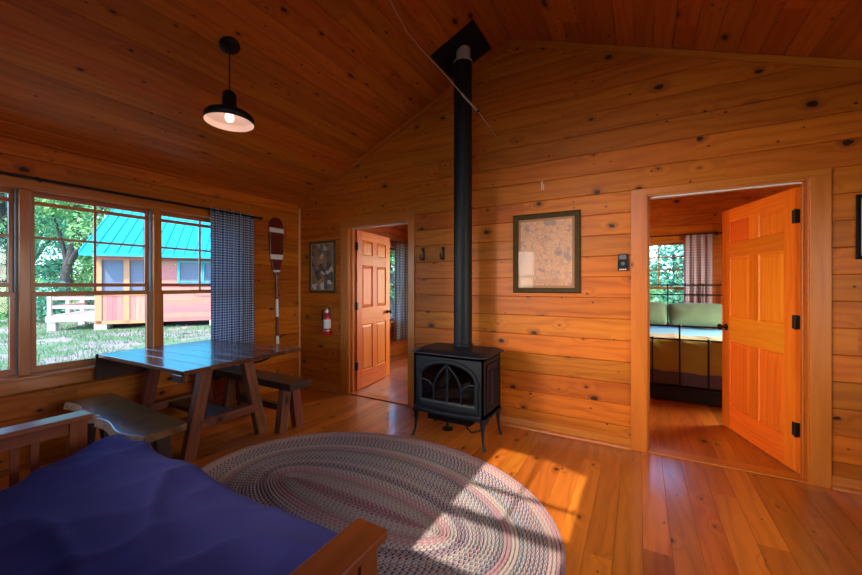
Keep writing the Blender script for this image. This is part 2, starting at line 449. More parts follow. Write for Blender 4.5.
# left wall with windows (living room triple unit; bedroom unit)
W1 = (-.004, 2.588, .655, 2.060); WB = (4.95, 5.85, .655, 2.035)
mb = MB(); ops = [W1, WB]
planks(mb, YR, YF, 2.40, lambda a, z, d: (XL - d, a, z), ops)
reveal(mb, ops, lambda a, z, d: (XL - d, a, z), .14)
for (a0, a1, z0, z1) in ((YR, YF, 0, .655), (YR, YF, 2.060, 2.40), (YR, -.004, .655, 2.060), (2.588, 4.95, .655, 2.060), (5.85, YF, .655, 2.060)):
    mb.box(XL - .15, XL - .02, a0, a1, z0, z1)
tag(mb.build('wall_left', M['wall'], weld=False), kind='structure')
# right wall
WR = [(.35, 1.25, .75, 2.05), (1.45, 2.35, .75, 2.05), (5.0, 6.3, .75, 2.05)]  # unseen windows, added to let light into the rooms
mb = MB()
planks(mb, YR, YF, 2.40, lambda a, z, d: (XR + d, a, z), WR)
reveal(mb, WR, lambda a, z, d: (XR + d, a, z), .14)
mb.box(XR + .02, XR + .15, YR, YF, 0, .75); mb.box(XR + .02, XR + .15, YR, YF, 2.05, 2.40)
for a0, a1 in ((YR, .35), (1.25, 1.45), (2.35, 5.0), (6.3, YF)): mb.box(XR + .02, XR + .15, a0, a1, .75, 2.05)
tag(mb.build('wall_right', M['wall'], weld=False), kind='structure')
# rear wall behind the camera and far bedroom wall
WG = (-1.065, -.255, 1.80, 3.19); WA = (-2.95, -1.75, 1.0, 2.05)
mb = MB(); ops = [WG, WA]
planks(mb, XL, XR, AZ, lambda a, z, d: (a, YR - d, z), ops, top=True)
planks(mb, XL, XR, AZ, lambda a, z, d: (a, YR - .14 + d, z), ops, top=True)
reveal(mb, ops, lambda a, z, d: (a, YR - d, z), .14)
tag(mb.build('wall_rear', M['wall'], weld=False), kind='structure')
WF = (-.16, .70, .655, 2.035); WF2 = (-2.35, -1.45, .655, 2.035)
mb = MB(); ops = [WF, WF2]
planks(mb, XL, XR, AZ, lambda a, z, d: (a, YF + d, z), ops, top=True)
planks(mb, XL, XR, AZ, lambda a, z, d: (a, YF + .14 - d, z), ops, top=True)
reveal(mb, ops, lambda a, z, d: (a, YF + d, z), .14)
tag(mb.build('wall_far', M['wall'], weld=False), kind='structure')
# partition between the two bedrooms
mb = MB()
for sgn, x0 in ((1, -1.3), (-1, -1.2)):
    planks(mb, YB + WT, YF, ceil_z(-1.25), lambda a, z, d: (x0 + sgn * d, a, z), [])
tag(mb.build('wall_partition', M['wall'], weld=False), kind='structure')

# trims
k = 0
def trim(boxes, mat='trim', bevel=.003, name=None):
    global k
    k += 1; mb = MB()
    for b in boxes: mb.box(*b)
    return tag(mb.build(name or f'trim_{k}', M[mat], bevel=bevel), kind='structure')
M['pale'] = wood('pine strip lightened as lit', (.78, .42, .13), (.62, .30, .07), knot=0, tint=.1, rough=.4)  # trim pine made paler, strong light put into its colour
trim([(XL, XL + .022, YB - .022, YB, 0, 2.40)], 'pale')                               # corner
mb = MB()
for sg in (-1, 1):                                                           # gable trim under the ceiling
    a = (AX, YB - .012, AZ - .028); rn_ = 2.92 if sg < 0 else 3.22; b = (AX + sg * rn_, YB - .012, AZ - slope_of(sg) * rn_ - .028)
    mb.beam(a, b, .022, .045)
tag(mb.build('trim_2', M['trim']), kind='structure'); k = 2
def base(x0, x1, name):
    mb = MB(); mb.box(x0, x1, YB - .012, YB, 0, .085); 
    q = [(0, 0)] + [(.024 * math.cos(t), .026 * math.sin(t)) for t in [i * PI / 8 for i in range(5)]]
    mb.prism(q, x0, x1, Matrix(((0, 0, 1, 0), (-1, 0, 0, YB - .011), (0, 1, 0, 0), (0, 0, 0, 1))))
    tag(mb.build(name, M['trim'], smooth=40), kind='structure')
base(-2.14, -.064, 'baseboard_back'); base(1.09, XR, 'baseboard_right'); base(XL + .02, -3.228, 'baseboard_left')

# ------------------------------------------------------------------ doors
def door(n, op, cas_l, cas_r, head, hinge, ang, width, side, knob_z=.94):
    """side: +1 slab thickness toward local +n; hinge (x,y); leaf runs from hinge along direction ang"""
    root = empty(f'door_{n}', (hinge[0], hinge[1], 0), kind='structure')
    x0, x1, _, z1 = op
    mb = MB()
    mb.box(cas_l, x0 + .004, YB - .020, YB, 0, z1, grain=2); mb.box(x1 - .004, cas_r, YB - .020, YB, 0, z1, grain=2)
    if head > z1 + .02: mb.box(cas_l, cas_r, YB - .022, YB, z1 - .004, head, grain=0)
    mb.box(x0 - .001, x0 + .012, YB - .01, YB + WT + .005, 0, z1); mb.box(x1 - .012, x1 + .001, YB - .01, YB + WT + .005, 0, z1)
    mb.box(x0, x1, YB - .01, YB + WT + .005, z1 - .014, z1 + .001)
    mb.box(x0 + .012, x0 + .024, YB + .045, YB + .08, 0, z1 - .014); mb.box(x1 - .024, x1 - .012, YB + .045, YB + .08, 0, z1 - .014)
    mb.box(x0 + .012, x1 - .012, YB + .045, YB + .08, z1 - .026, z1 - .014)
    mb.build('door_frame', M['trim'], root, bevel=.003)
    mb = MB(); mb.box(x0 + .026, x1 - .026, YB + .036, YB + .046, z1 - .024, z1 - .013); mb.build('head_light_strip', M['white'], root)  # white strip drawn in for the light caught along the door head
    mb = MB(); mb.box(x0 + .012, x1 - .012, YB - .015, YB + WT, .0005, .010, grain=0); mb.build('threshold', M['trim'], root, bevel=.004)
    d = Vector((math.sin(ang), math.cos(ang), 0)); nrm = Vector((d[1], -d[0], 0)) * side   # visible face looks along nrm
    T = Matrix(((d[0], -nrm[0], 0, hinge[0]), (d[1], -nrm[1], 0, hinge[1]), (0, 0, 1, .012), (0, 0, 0, 1)))
    H = 2.015; W = width; S = .115; th = .035
    rows = [(.21, .81), (1.03, 1.575), (1.71, 1.90)]
    mb = MB()
    mb.box(0, S, 0, th, 0, H, T, 2); mb.box(W - S, W, 0, th, 0, H, T, 2)
    mid = W / 2; ms = .055
    zr = [0.] + [z for r in rows for z in r] + [H]
    for a, b in zip(zr[0::2], zr[1::2]): mb.box(S, W - S, 0, th, a, b, T, 0, r=((.05, .6) if a > 1.5 and b < 1.8 else None))
    for a, b in rows: mb.box(mid - ms, mid + ms, 0, th, a, b, T, 2)
    slab = mb.build('door_leaf', M['door'], root, bevel=.003, weld=False)
    mb = MB()
    for a, b in rows:
        for p, q in ((S, mid - ms), (mid + ms, W - S)):
            for fy, fs in ((.010, 1), (th - .010, -1)):
                i, e = .010, .040
                o = [(p, a), (q, a), (q, b), (p, b)]; f = [(p + e, a + e), (q - e, a + e), (q - e, b - e), (p + e, b - e)]
                g = [(p + i, a + i), (q - i, a + i), (q - i, b - i), (p + i, b - i)]
                off = (U(0, 50), U(0, 50)); r = (U(.3, .9), rnd())
                lv = [(o, fy - fs * .008), (g, fy + fs * .001), (f, fy - fs * .006)]
                for (A, ya), (B, yb) in zip(lv, lv[1:]):
                    for i4 in range(4):
                        j4 = (i4 + 1) % 4
                        pt = [(A[i4][0], ya, A[i4][1]), (A[j4][0], ya, A[j4][1]), (B[j4][0], yb, B[j4][1]), (B[i4][0], yb, B[i4][1])]
                        mb.face([T @ Vector(t) for t in pt], [(t[2] + off[0], t[0] + off[1]) for t in pt], r)
                pt = [(c[0], fy - fs * .006, c[1]) for c in f]
                mb.face([T @ Vector(t) for t in pt], [(t[2] + off[0], t[0] + off[1]) for t in pt], r)
    mb.build('panel', M['door'], slab, weld=False)
    for hz in (.30, 1.06, 1.81):
        mb = MB(); mb.box(-.012, .030, -.004, .004, hz - .048, hz + .048, T); mb.box(-.016, -.001, -.008, th * .7, hz - .048, hz + .048, T)
        mb.lathe([(0, -.052), (.007, -.052), (.007, .052), (0, .052)], T @ Vector((-.010, -.007, hz)), 10)
        mb.build('hinge', M['iron'], root, bevel=.001)
    mb = MB()
    for s_ in (-1, 1):
        yy = -.001 if s_ < 0 else th + .001
        R = T.to_3x3().to_4x4() @ Matrix.Rotation(PI / 2 * (1 if s_ < 0 else -1), 4, 'X')
        mb.lathe([(0, 0), (.032, 0), (.030, .006), (.012, .010), (.011, .030), (.020, .036), (.029, .048), (.028, .060), (.017, .068), (0, .070)], T @ Vector((W - .065, yy, knob_z)), 20, R)
    mb.build('door_handle', M['bronze'], root, smooth=35)
    return root
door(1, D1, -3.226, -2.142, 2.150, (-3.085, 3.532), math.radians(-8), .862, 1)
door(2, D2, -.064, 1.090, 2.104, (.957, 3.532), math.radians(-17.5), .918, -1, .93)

# ------------------------------------------------------------------ windows
def window(n, units, T, z0, z1, mid, muntins, post=.04, casing=None, head=None, white=False):
    """T(a, d, z): a along the wall, d depth outwards from the room face"""
    root = empty(f'window_{n}', T(units[0][0], .07, z0), kind='structure')
    def bx(mb, a0, a1, d0, d1, za, zb, g=None):
        p, q = Vector(T(a0, d0, za)), Vector(T(a1, d1, zb))
        lo = [min(p[i], q[i]) for i in range(3)]; hi = [max(p[i], q[i]) for i in range(3)]
        mb.box(lo[0], hi[0], lo[1], hi[1], lo[2], hi[2], None, g)
    A0, A1 = units[0][0] - .04, units[-1][1] + .04
    mb = MB()
    bx(mb, A0, A1, .0, .135, z1, z1 + .015); bx(mb, A0, A1, -.0, .135, z0 - .012, z0)
    bx(mb, A0, units[0][0], .0, .135, z0, z1); bx(mb, units[-1][1], A1, .0, .135, z0, z1)
    for (a, b), (c, d) in zip(units, units[1:]): bx(mb, b, c, -.012, .135, z0, z1)
    mb.build('window_frame', M['trim'], root, bevel=.003)
    mb = MB(); e = .075
    bx(mb, A0 - e, A1 + e, -.018, 0, z1 + .035, z1 + .098); bx(mb, A0 - e - .01, A1 + e + .01, -.024, 0, z1 + .002, z1 + .036)
    bx(mb, A0 - e, A0 + .004, -.018, 0, z0, z1); bx(mb, A1 - .004, A1 + e, -.018, 0, z0, z1)
    mb.build('casing', M['trim'], root, bevel=.003)
    mb = MB(); bx(mb, A0 - e - .02, A1 + e + .02, -.055, .02, z0 - .032, z0 - .006); mb.build('stool', M['trim'], root, bevel=.006)
    mb = MB(); bx(mb, A0 - e, A1 + e, -.016, 0, z0 - .122, z0 - .032); mb.build('apron', M['trim'], root, bevel=.003)
    for a, b in units:
        mb = MB()
        for s, (c, d) in enumerate(((a, a + .012), (b - .012, b))): bx(mb, c, d, .03, .11, z0, z1)
        mb.build('jamb_liner', M['vinyl'], root)
        for low in (0, 1):
            f0, f1 = (.035, .065) if low else (.07, .10)
            za, zb = (z0, mid + .018) if low else (mid - .018, z1)
            st = .026
            mb = MB()
            bx(mb, a + .012, a + .012 + st, f0, f1, za, zb); bx(mb, b - .012 - st, b - .012, f0, f1, za, zb)
            bx(mb, a + .012 + st, b - .012 - st, f0, f1, za, za + (.05 if low else .034)); bx(mb, a + .012 + st, b - .012 - st, f0, f1, zb - .034, zb)
            if low:
                bx(mb, (a + b) / 2 - .03, (a + b) / 2 + .03, f0 - .012, f0, zb - .012, zb + .004)
            s_ = mb.build('sash', M['sash'], root, bevel=.003)
            mb = MB()
            if not low:
                g0, g1 = f0 + .004, f0 + .018
                for z in muntins:
                    hh = .015 if z > 1.9 or z < 1.4 else .009
                    bx(mb, a + .038, b - .038, g0, g1, z - hh, z + hh)
                bx(mb, (a + b) / 2 - .009, (a + b) / 2 + .009, g0 + .001, g1 - .001, za + .03, zb - .03)
                mb.build('muntin', M['sash'], s_)
            mb = MB(); fm = (f0 + f1) / 2 + .006
            q = [T(a + .046, fm, za + .03), T(b - .046, fm, za + .03), T(b - .046, fm, zb - .03), T(a + .046, fm, zb - .03)]
            mb.face(q); mb.build('pane', M['pane'], s_)
    return root
window(1, [(.034, .835), (.893, 1.692), (1.752, 2.55)], lambda a, d, z: (XL - d + .012, a, z), .668, 2.045, 1.265, (1.335, 1.70, 1.965))
window(2, [(4.99, 5.81)], lambda a, d, z: (XL - d, a, z), .668, 2.020, 1.285, (1.70, 1.945))
window(3, [(-.12, .66)], lambda a, d, z: (a, YF + d, z), .668, 2.020, 1.285, (1.58, 1.79))
window(4, [(.39, 1.21)], lambda a, d, z: (XR + d, a, z), .765, 2.035, 1.4, (1.72, 1.95))
window(5, [(1.49, 2.31)], lambda a, d, z: (XR + d, a, z), .765, 2.035, 1.4, (1.72, 1.95))
window(6, [(5.04, 6.26)], lambda a, d, z: (XR + d, a, z), .765, 2.035, 1.4, (1.72, 1.95))
window(7, [(-1.03, -.29)], lambda a, d, z: (a, YR - d, z), 1.81, 3.18, 2.27, (2.58,))
window(8, [(-2.91, -2.37), (-2.33, -1.79)], lambda a, d, z: (a, YR - d, z), 1.015, 2.035, 1.5, (1.77,))
window(9, [(-2.31, -1.49)], lambda a, d, z: (a, YF + d, z), .668, 2.020, 1.285, (1.70, 1.945))  # unseen window added and shifted to light the left bedroom door

# ------------------------------------------------------------------ curtains
def curtain(name, place, a0, a1, z0, z1, mat, label, group=None, amp=.028, folds=5, seed=0, cloth=1.7):
    mb = MB(); NX, NZ = 72, 26; rr = random.Random(seed); ph = rr.random() * 6
    def P(i, j):
        s = i / NX; t = j / NZ; a = a0 + (a1 - a0) * (s + .012 * math.sin(9 * s + 3 * t) * t)
        q = math.sin(2 * PI * folds * s + ph + .5 * math.sin(3 * t + s * 4)) * amp * (.75 + .25 * t) + .3 * amp * math.sin(2 * PI * folds * 2.3 * s + 1 + t)
        return place(a, q, z1 + (z0 - z1) * t)
    L = (a1 - a0) * cloth; H = z1 - z0
    for i in range(NX):
        for j in range(NZ):
            mb.face([P(i, j), P(i + 1, j), P(i + 1, j + 1), P(i, j + 1)], [(k / NX * L + 5, l / NZ * H + 5) for k, l in ((i, j), (i + 1, j), (i + 1, j + 1), (i, j + 1))])
    o = mb.build(name, M[mat], smooth=180, solid=.002); tag(o, label, 'curtain', group); return o
curtain('curtain', lambda a, q, z: (XL + .066 + q, a, z), 2.175, 2.68, .33, 2.148, 'check', 'blue and white gingham curtain at right end of the big window', folds=6, seed=3, amp=.022)
curtain('curtain', lambda a, q, z: (XL + .078 + q, a, z), 5.50, 6.02, .30, 2.14, 'check2', 'teal checked curtain in the bedroom seen through left doorway', folds=4, seed=5)
curtain('curtain', lambda a, q, z: (a, YF - .055 + q, z), .60, .965, .62, 2.13, 'sheer', 'mauve checked curtain behind the iron bed', folds=4, seed=7, amp=.018)
def rod(a, b, r, wall_off, label, brk):
    root = empty('curtain_rod', a, label, 'curtain rod')
    mb = MB(); mb.tube([a, b], r, 12); mb.build('rod', M['iron'], root, smooth=40)
    for e, s in ((a, -1), (b, 1)):
        mb = MB(); mb.sphere(Vector(e) + (Vector(b) - Vector(a)).normalized() * s * .02, .02); mb.build('finial', M['iron'], root, smooth=60)
    for p in brk:
        p = Vector(p); w = Vector(wall_off); mb = MB()
        mb.beam(p + w, p, .014, .012); mb.beam(p + w * .93 - Vector((0, 0, .03)), p + w * .93 + Vector((0, 0, .03)), .022, .006, up=w)
        mb.tube([p + Vector((0, 0, -.016)) + w.normalized() * -.012, p + Vector((0, 0, -.018)), p + w.normalized() * .012 + Vector((0, 0, -.012))], .006, 8)
        mb.build('bracket', M['iron'], root)
    return root
rod((XL + .075, -.02, 2.126), (XL + .075, 2.75, 2.126), .011, (-.075, 0, 0), 'long black curtain rod above the big triple window', [(XL + .075, .93, 2.126), (XL + .075, 2.66, 2.126), (XL + .075, .02, 2.126)])
rod((XL + .075, 4.85, 2.13), (XL + .075, 6.06, 2.13), .008, (-.075, 0, 0), 'black curtain rod in the bedroom seen through left doorway', [(XL + .075, 4.92, 2.13), (XL + .075, 6.04, 2.13)])
rod((-.4, YF - .075, 2.125), (1.06, YF - .075, 2.125), .008, (0, .075, 0), 'black curtain rod above window behind the iron bed', [(-.33, YF - .075, 2.125), (1.02, YF - .075, 2.125)])

# ------------------------------------------------------------------ pendant lamp
def pendant(x, y, label):
    zc = ceil_z(x); root = empty('pendant_lamp', (x, y, zc), label, 'lamp')
    sl = -math.atan(SL) if x < AX else math.atan(SL)
    mb = MB(); mb.lathe([(0, .0), (.066, .0), (.066, -.018), (.05, -.028), (0, -.03)], (x, y, zc), 28, Matrix.Rotation(sl, 4, 'Y')); mb.build('canopy', M['iron'], root, smooth=35)
    mb = MB(); mb.tube([(x, y, zc - .02), (x, y, zc - .35)], .0045, 8); mb.build('cord', M['iron'], root, smooth=40)
    b = zc - .345
    mb = MB(); mb.lathe([(0, b + .012), (.030, b + .012), (.042, b - .002), (.046, b - .09), (.060, b - .108), (.105, b - .128), (.142, b - .146), (.156, b - .160), (.160, b - .205)], (x, y, 0), 40)
    mb.build('lamp_shade', M['iron'], root, smooth=40, solid=.003)
    mb = MB(); mb.lathe([(0, b - .093), (.044, b - .096), (.058, b - .112), (.103, b - .133), (.139, b - .151), (.152, b - .163), (.1565, b - .206)], (x, y, 0), 40)
    mb.build('reflector', M['enamel'], root, smooth=40)
    tb = NT('frosted bulb'); tb.pbr((1, .9, .85), .4, emit=(1., .72, .58), emit_s=2.2)
    mb = MB(); mb.lathe([(0, b - .094), (.014, b - .096), (.014, b - .125), (.024, b - .145), (.030, b - .168), (.026, b - .188), (.014, b - .198), (0, b - .20)], (x, y, 0), 20)
    mb.build('bulb', tb.m, root, smooth=60)
    L = bpy.data.lights.new('bulb light', 'POINT'); L.energy = .5; L.color = (1, .62, .46); L.shadow_soft_size = .03
    lo = bpy.data.objects.new('bulb_light', L); lo.location = (x, y, b - .235); col.objects.link(lo)
pendant(-2.518, 1.539, 'black metal pendant lamp with lit bulb under left ceiling slope')

# ------------------------------------------------------------------ stove
SX0, SX1, SY0, SY1 = -1.760, -1.075, 2.745, 3.165
stove = empty('stove', ((SX0 + SX1) / 2, (SY0 + SY1) / 2, 0), 'black cast iron freestanding stove with arched glass door', 'stove')
cx = (SX0 + SX1) / 2
BZ, TZ = .245, .735; FY = 2.755
mb = MB()
b0, b1, yb = SX0 + .012, SX1 - .012, SY1 - .01
# body shell: sides, back, bottom, front with arched opening
mb.box(b0, b0 + .02, FY, yb, BZ, TZ); mb.box(b1 - .02, b1, FY, yb, BZ, TZ); mb.box(b0, b1, yb - .02, yb, BZ, TZ); mb.box(b0, b1, FY, yb, BZ, BZ + .03); mb.box(b0, b1, FY, yb, TZ - .02, TZ)
hw = .285; zs, za, zo = .285, .540, .702           # door opening: sill, spring, crown
def arch(hw, zs, za, zo, n=18):
    pts = [(-hw, zs), (hw, zs)]
    pts += [(hw * math.cos(t), za + (zo - za) * math.sin(t)) for t in [PI * i / n for i in range(n + 1)]]
    return pts
def front_plate(mb, inner, W0, W1, Z0, Z1, y0, y1, c):
    """plate W0..W1 x Z0..Z1 with an arched hole"""
    n = len(inner)
    def proj(p):
        x, z = p[0], p[1]; mx, mz = 0, (Z0 + Z1) / 2 - .02
        dx, dz = x - mx, z - mz; s = min([t for t in (((W1 if dx > 0 else W0) - mx) / dx if abs(dx) > 1e-6 else 9e9, ((Z1 if dz > 0 else Z0) - mz) / dz if abs(dz) > 1e-6 else 9e9)])
        return (mx + dx * s, mz + dz * s)
    outer = [proj(p) for p in inner]
    def ins(i, j):
        (x0, z0), (x1, z1) = outer[i], outer[j]
        if abs(x0 - x1) > 1e-6 and abs(z0 - z1) > 1e-6:
            cxn = x0 if abs(abs(x0) - W1) < 1e-6 else x1; czn = z0 if (abs(z0 - Z0) < 1e-6 or abs(z0 - Z1) < 1e-6) else z1
            return (cxn, czn)
        return None
    for i in range(n):
        j = (i + 1) % n; kx = ins(i, j)
        ring = [inner[i], inner[j], outer[j]] + ([kx] if kx else []) + [outer[i]]
        mb.face([(c + p[0], y0, p[1]) for p in ring])
        mb.face([(c + inner[i][0], y0, inner[i][1]), (c + inner[j][0], y0, inner[j][1]), (c + inner[j][0], y1, inner[j][1]), (c + inner[i][0], y1, inner[i][1])])
front_plate(mb, arch(hw, zs, za, zo), -(b1 - b0) / 2, (b1 - b0) / 2, BZ, TZ, FY, FY + .03, cx)
body = mb.build('body', M['stove'], stove, smooth=30)
for x, s in ((b1, 1), (b0, -1)):   # raised side panels
    mb = MB()
    y0, y1 = FY + .05, yb - .05
    for p, q, a, b in ((y0, y1, TZ - .075, TZ - .055), (y0, y1, BZ + .05, BZ + .07), (y0, y0 + .02, BZ + .05, TZ - .055), (y1 - .02, y1, BZ + .05, TZ - .055), (y0 + .08, y0 + .095, BZ + .07, TZ - .12), (y1 - .095, y1 - .08, BZ + .07, TZ - .12), (y0 + .08, y1 - .08, TZ - .135, TZ - .12)):
        mb.box(min(x, x + s * .008), max(x, x + s * .008), p, q, a, b)
    mb.build('side_panel', M['stove'], stove, bevel=.003)
# lid with wide chamfer
mb = MB(); o = .035
lo = [(SX0 - .02, SY0 - .035), (SX1 + .02, SY0 - .035), (SX1 + .02, SY1 + .01), (SX0 - .02, SY1 + .01)]
def inset(q, d): return [(q[0][0] + d, q[0][1] + d), (q[1][0] - d, q[1][1] + d), (q[2][0] - d, q[2][1] - d * .5), (q[3][0] + d, q[3][1] - d * .5)]
def cham(q, c):
    (x0, y0), (x1, _), (_, y1), _ = q[0], q[1], q[2], q[3]
    return [(x0 + c, y0), (x1 - c, y0), (x1, y0 + c), (x1, y1), (x0, y1), (x0, y0 + c)]
lv = [(cham(inset(lo, .03), .05), TZ), (cham(lo, .06), TZ + .006), (cham(lo, .06), TZ + .016), (cham(inset(lo, .055), .05), TZ + .038), (cham(inset(lo, .075), .05), TZ + .040)]
for (A, a), (B, b) in zip(lv, lv[1:]):
    for i in range(6): j = (i + 1) % 6; mb.face([(*A[i], a), (*A[j], a), (*B[j], b), (*B[i], b)])
mb.face([(*p, lv[0][1]) for p in reversed(lv[0][0])]); mb.face([(*p, lv[-1][1]) for p in lv[-1][0]])
mb.build('lid', M['stove'], stove, bevel=.002)
# door: arched frame, bars, glass
mb = MB()
A = arch(hw - .002, zs + .002, za, zo - .002, 24); B = arch(hw - .036, zs + .060, za - .005, zo - .038, 24)
n = len(A); y0, y1 = FY - .014, FY + .02
ring = [(A, y1), (A, y0 + .004), ([((a[0] * .97 + b[0] * .03), (a[1] * .97 + b[1] * .03)) for a, b in zip(A, B)], y0), ([((a[0] * .3 + b[0] * .7), (a[1] * .3 + b[1] * .7)) for a, b in zip(A, B)], y0), (B, y0 + .010), (B, y1)]
for (P, ya), (Q, yb_) in zip(ring, ring[1:]):
    for i in range(n):
        j = (i + 1) % n; mb.face([(cx + P[i][0], ya, P[i][1]), (cx + P[j][0], ya, P[j][1]), (cx + Q[j][0], yb_, Q[j][1]), (cx + Q[i][0], yb_, Q[i][1])])
sdoor = mb.build('door', M['stove'], stove, smooth=35)
mb = MB(); mb.face([(cx + p[0], FY + .012, p[1]) for p in arch(hw - .034, zs + .05, za - .005, zo - .036, 24)]); mb.build('glass', M['fireglass'], sdoor)
def bar(pts, r=.009):
    mb = MB(); mb.tube([(cx + p[0], FY + .002, p[1]) for p in pts], r, 8); return mb.build('bar', M['stove'], sdoor, smooth=40)
bar([(0, zs + .05), (0, .5), (0, zo - .04)], .012)
for s in (-1, 1):
    bar([(s * .130, zs + .05), (s * .130, .43)] + [(s * .130 * (1 - q * q), .43 + .225 * q) for q in [k_ / 10 for k_ in range(1, 11)]])
    bar([(s * (.130 + .115 * math.sin(q)), .515 - .085 * math.cos(q)) for q in [PI / 2 * k_ / 8 for k_ in range(9)]] if False else [(s * (.130 + .115 * (1 - math.cos(q))), .43 + .085 * math.sin(q)) for q in [PI / 2 * k_ / 8 for k_ in range(9)]], .008)
mb = MB()
mb.box(cx - hw + .05, cx + hw - .05, FY - .010, FY + .006, zs + .008, zs + .05); mb.build('door_rail', M['stove'], sdoor, bevel=.003)
for s in (-1, 1):
    mb = MB(); mb.lathe([(0, -.016), (.008, -.016), (.008, .016), (0, .016)], (cx + s * (hw + .002), FY - .012, .53), 10); mb.build('latch', M['stove'], sdoor, smooth=40)
mb = MB(); mb.box(b0 + .022, b1 - .022, FY + .10, yb - .02, BZ + .03, BZ + .07); mb.box(b0 + .022, b1 - .022, yb - .05, yb - .021, BZ + .03, TZ - .02); mb.build('firebox', M['soot'], stove)
for (xa, xb, ya, yb2, z, r) in ((-.2, .17, 2.95, 2.90, .36, .035), (-.15, .22, 2.88, 2.96, .40, .03), (-.13, -.05, 2.87, 2.93, .50, .028), (.02, .14, 2.9, 2.94, .45, .025)):
    mb = MB(); za_ = z - .03 if xa < -.14 else z - .06
    mb.tube([(cx + xa, ya, za_), (cx + (xa + xb) / 2, (ya + yb2) / 2 + .01, z), (cx + xb, yb2, z + .03)], [r, r * 1.1, r * .8], 10); mb.build('log', M['log'], stove, smooth=50)
# front ash lip (bowed)
mb = MB(); q = [(SX0 + .03, FY + .01)] + [(SX0 + .03 + (SX1 - SX0 - .06) * t, FY - .035 - .055 * math.sin(PI * t) ** .6) for t in [i / 14 for i in range(15)]] + [(SX1 - .03, FY + .01)]
mb.prism(q, BZ + .010, BZ + .042); mb.build('ash_lip', M['stove'], stove, bevel=.008, smooth=40)
mb = MB(); mb.box(SX0, SX1, SY0 + .002, SY1, BZ - .022, BZ + .004); mb.build('base_frame', M['stove'], stove, bevel=.006)
mb = MB(); mb.box(cx - .21, cx + .2, SY0 + .04, SY1 - .08, BZ - .085, BZ - .02); mb.build('valve_box', M['soot'], stove, bevel=.01)
mb = MB(); mb.tube([(cx + .10, 2.93, .17), (cx + .12, 2.90, .10), (cx + .17, 2.88, .075), (cx + .23, 2.92, .09), (cx + .27, 3.0, .15), (cx + .28, 3.05, .20)], .008, 8); mb.build('hose', M['black'], stove, smooth=50)
mb = MB(); mb.lathe([(0, .0), (.05, .0), (.048, .012), (.012, .02), (.009, .17), (0, .17)], (cx - .13, 3.02, 0), 16); mb.build('floor_stem', M['black'], stove, smooth=35)  # black disc with a thin stem standing on the floor
for sx in (-1, 1):
    for sy in (-1, 1):
        x = SX0 + .03 if sx < 0 else SX1 - .03; y = SY0 + .03 if sy < 0 else SY1 - .03
        mb = MB(); dx, dy = sx * .7, sy * .7
        pts = [(x, y, .245), (x + dx * .004, y + dy * .004, .20), (x + dx * .005, y + dy * .005, .14), (x + dx * .012, y + dy * .012, .07), (x + dx * .028, y + dy * .028, .022), (x + dx * .036, y + dy * .036, .0)]
        mb.tube(pts, [.034, .021, .014, .0105, .011, .016], 12); mb.build('leg', M['stove'], stove, smooth=50)

PX, PY = -1.418, 3.075
pipe = empty('stove_pipe', (PX, PY, .775), 'tall matt black flue pipe rising from the stove to the ceiling', 'stove pipe')
mb = MB(); mb.lathe([(.084, .772), (.084, 3.385), (.080, 3.385), (.080, 3.28)], (PX, PY, 0), 36); mb.build('outer_pipe', M['pipe'], pipe, smooth=40)
mb = MB(); mb.lathe([(.085, .776), (.090, .778), (.090, .800), (.085, .804)], (PX, PY, 0), 36); mb.build('collar', M['pipe'], pipe, smooth=40)
mb = MB(); mb.lathe([(.0835, 3.372), (.087, 3.372), (.087, 3.39), (.0795, 3.39)], (PX, PY, 0), 36); mb.build('rim', M['steel'], pipe, smooth=40)
mb = MB(); mb.lathe([(.064, 3.25), (.064, ceil_z(PX + .04) - .02), ], (PX + .004, PY, 0), 30); mb.build('inner_pipe', M['steel'], pipe, smooth=40)
mb = MB()
T = Matrix.Translation((-1.437, 3.085, ceil_z(-1.437))) @ Matrix.Rotation(-math.atan(SL), 4, 'Y')
mb.box(-.228, .228, -.215, .215, -.014, -.001, T); pl = mb.build('ceiling_plate', M['pipe'], bevel=.002); tag(pl, 'square black metal plate on the ceiling around the flue', 'ceiling plate')

# hanging wire
F_, R_ = (-.496, .868), (.868, .496)
def at_y(px, py, y):
    u = (px - 431) / 366; v = (285 - py) / 366
    d = (F_[0] + u * R_[0], F_[1] + u * R_[1]); t = y / d[1]
    return Vector((d[0] * t, y, 1.335 + v * t))
wp = [at_y(497, 138, 3.40), at_y(487, 124, 3.20), at_y(478, 111, 3.02), at_y(470, 103, 2.93), at_y(462, 94, 2.84), at_y(450, 80, 2.68), at_y(436, 65, 2.52), at_y(422, 50, 2.38), at_y(408, 33, 2.24), at_y(397, 14, 2.12), at_y(390, 0, 2.03), at_y(383, -14, 1.98), at_y(372, -40, 1.93)]
wp[-1].z = ceil_z(wp[-1].x)
print([round(ceil_z(p.x) - p.z, 3) for p in wp])
wire = empty('hanging_wire', wp[0], 'thin pale wire strung from ceiling across the flue to the wall', 'wire')
mb = MB(); mb.tube(wp, .0032, 6); mb.build('strand', M['wire'], wire, smooth=60)
mb = MB(); seg = []
for i in range(60):
    t = i / 59; p = wp[4].lerp(wp[2], t) if t > .5 else wp[4].lerp(wp[3], t * 2) if False else wp[4].lerp(wp[2], t)
    seg.append(p + Vector((math.cos(i * 1.3) * .009, math.cos(i * .7) * .004, math.sin(i * 1.3) * .010)))
mb.tube(seg, .0032, 5); mb.build('twist', M['wire'], wire, smooth=60)
mb = MB(); mb.sphere(wp[2], .014, 10, 6); mb.build('clip', M['black'], wire, smooth=60)

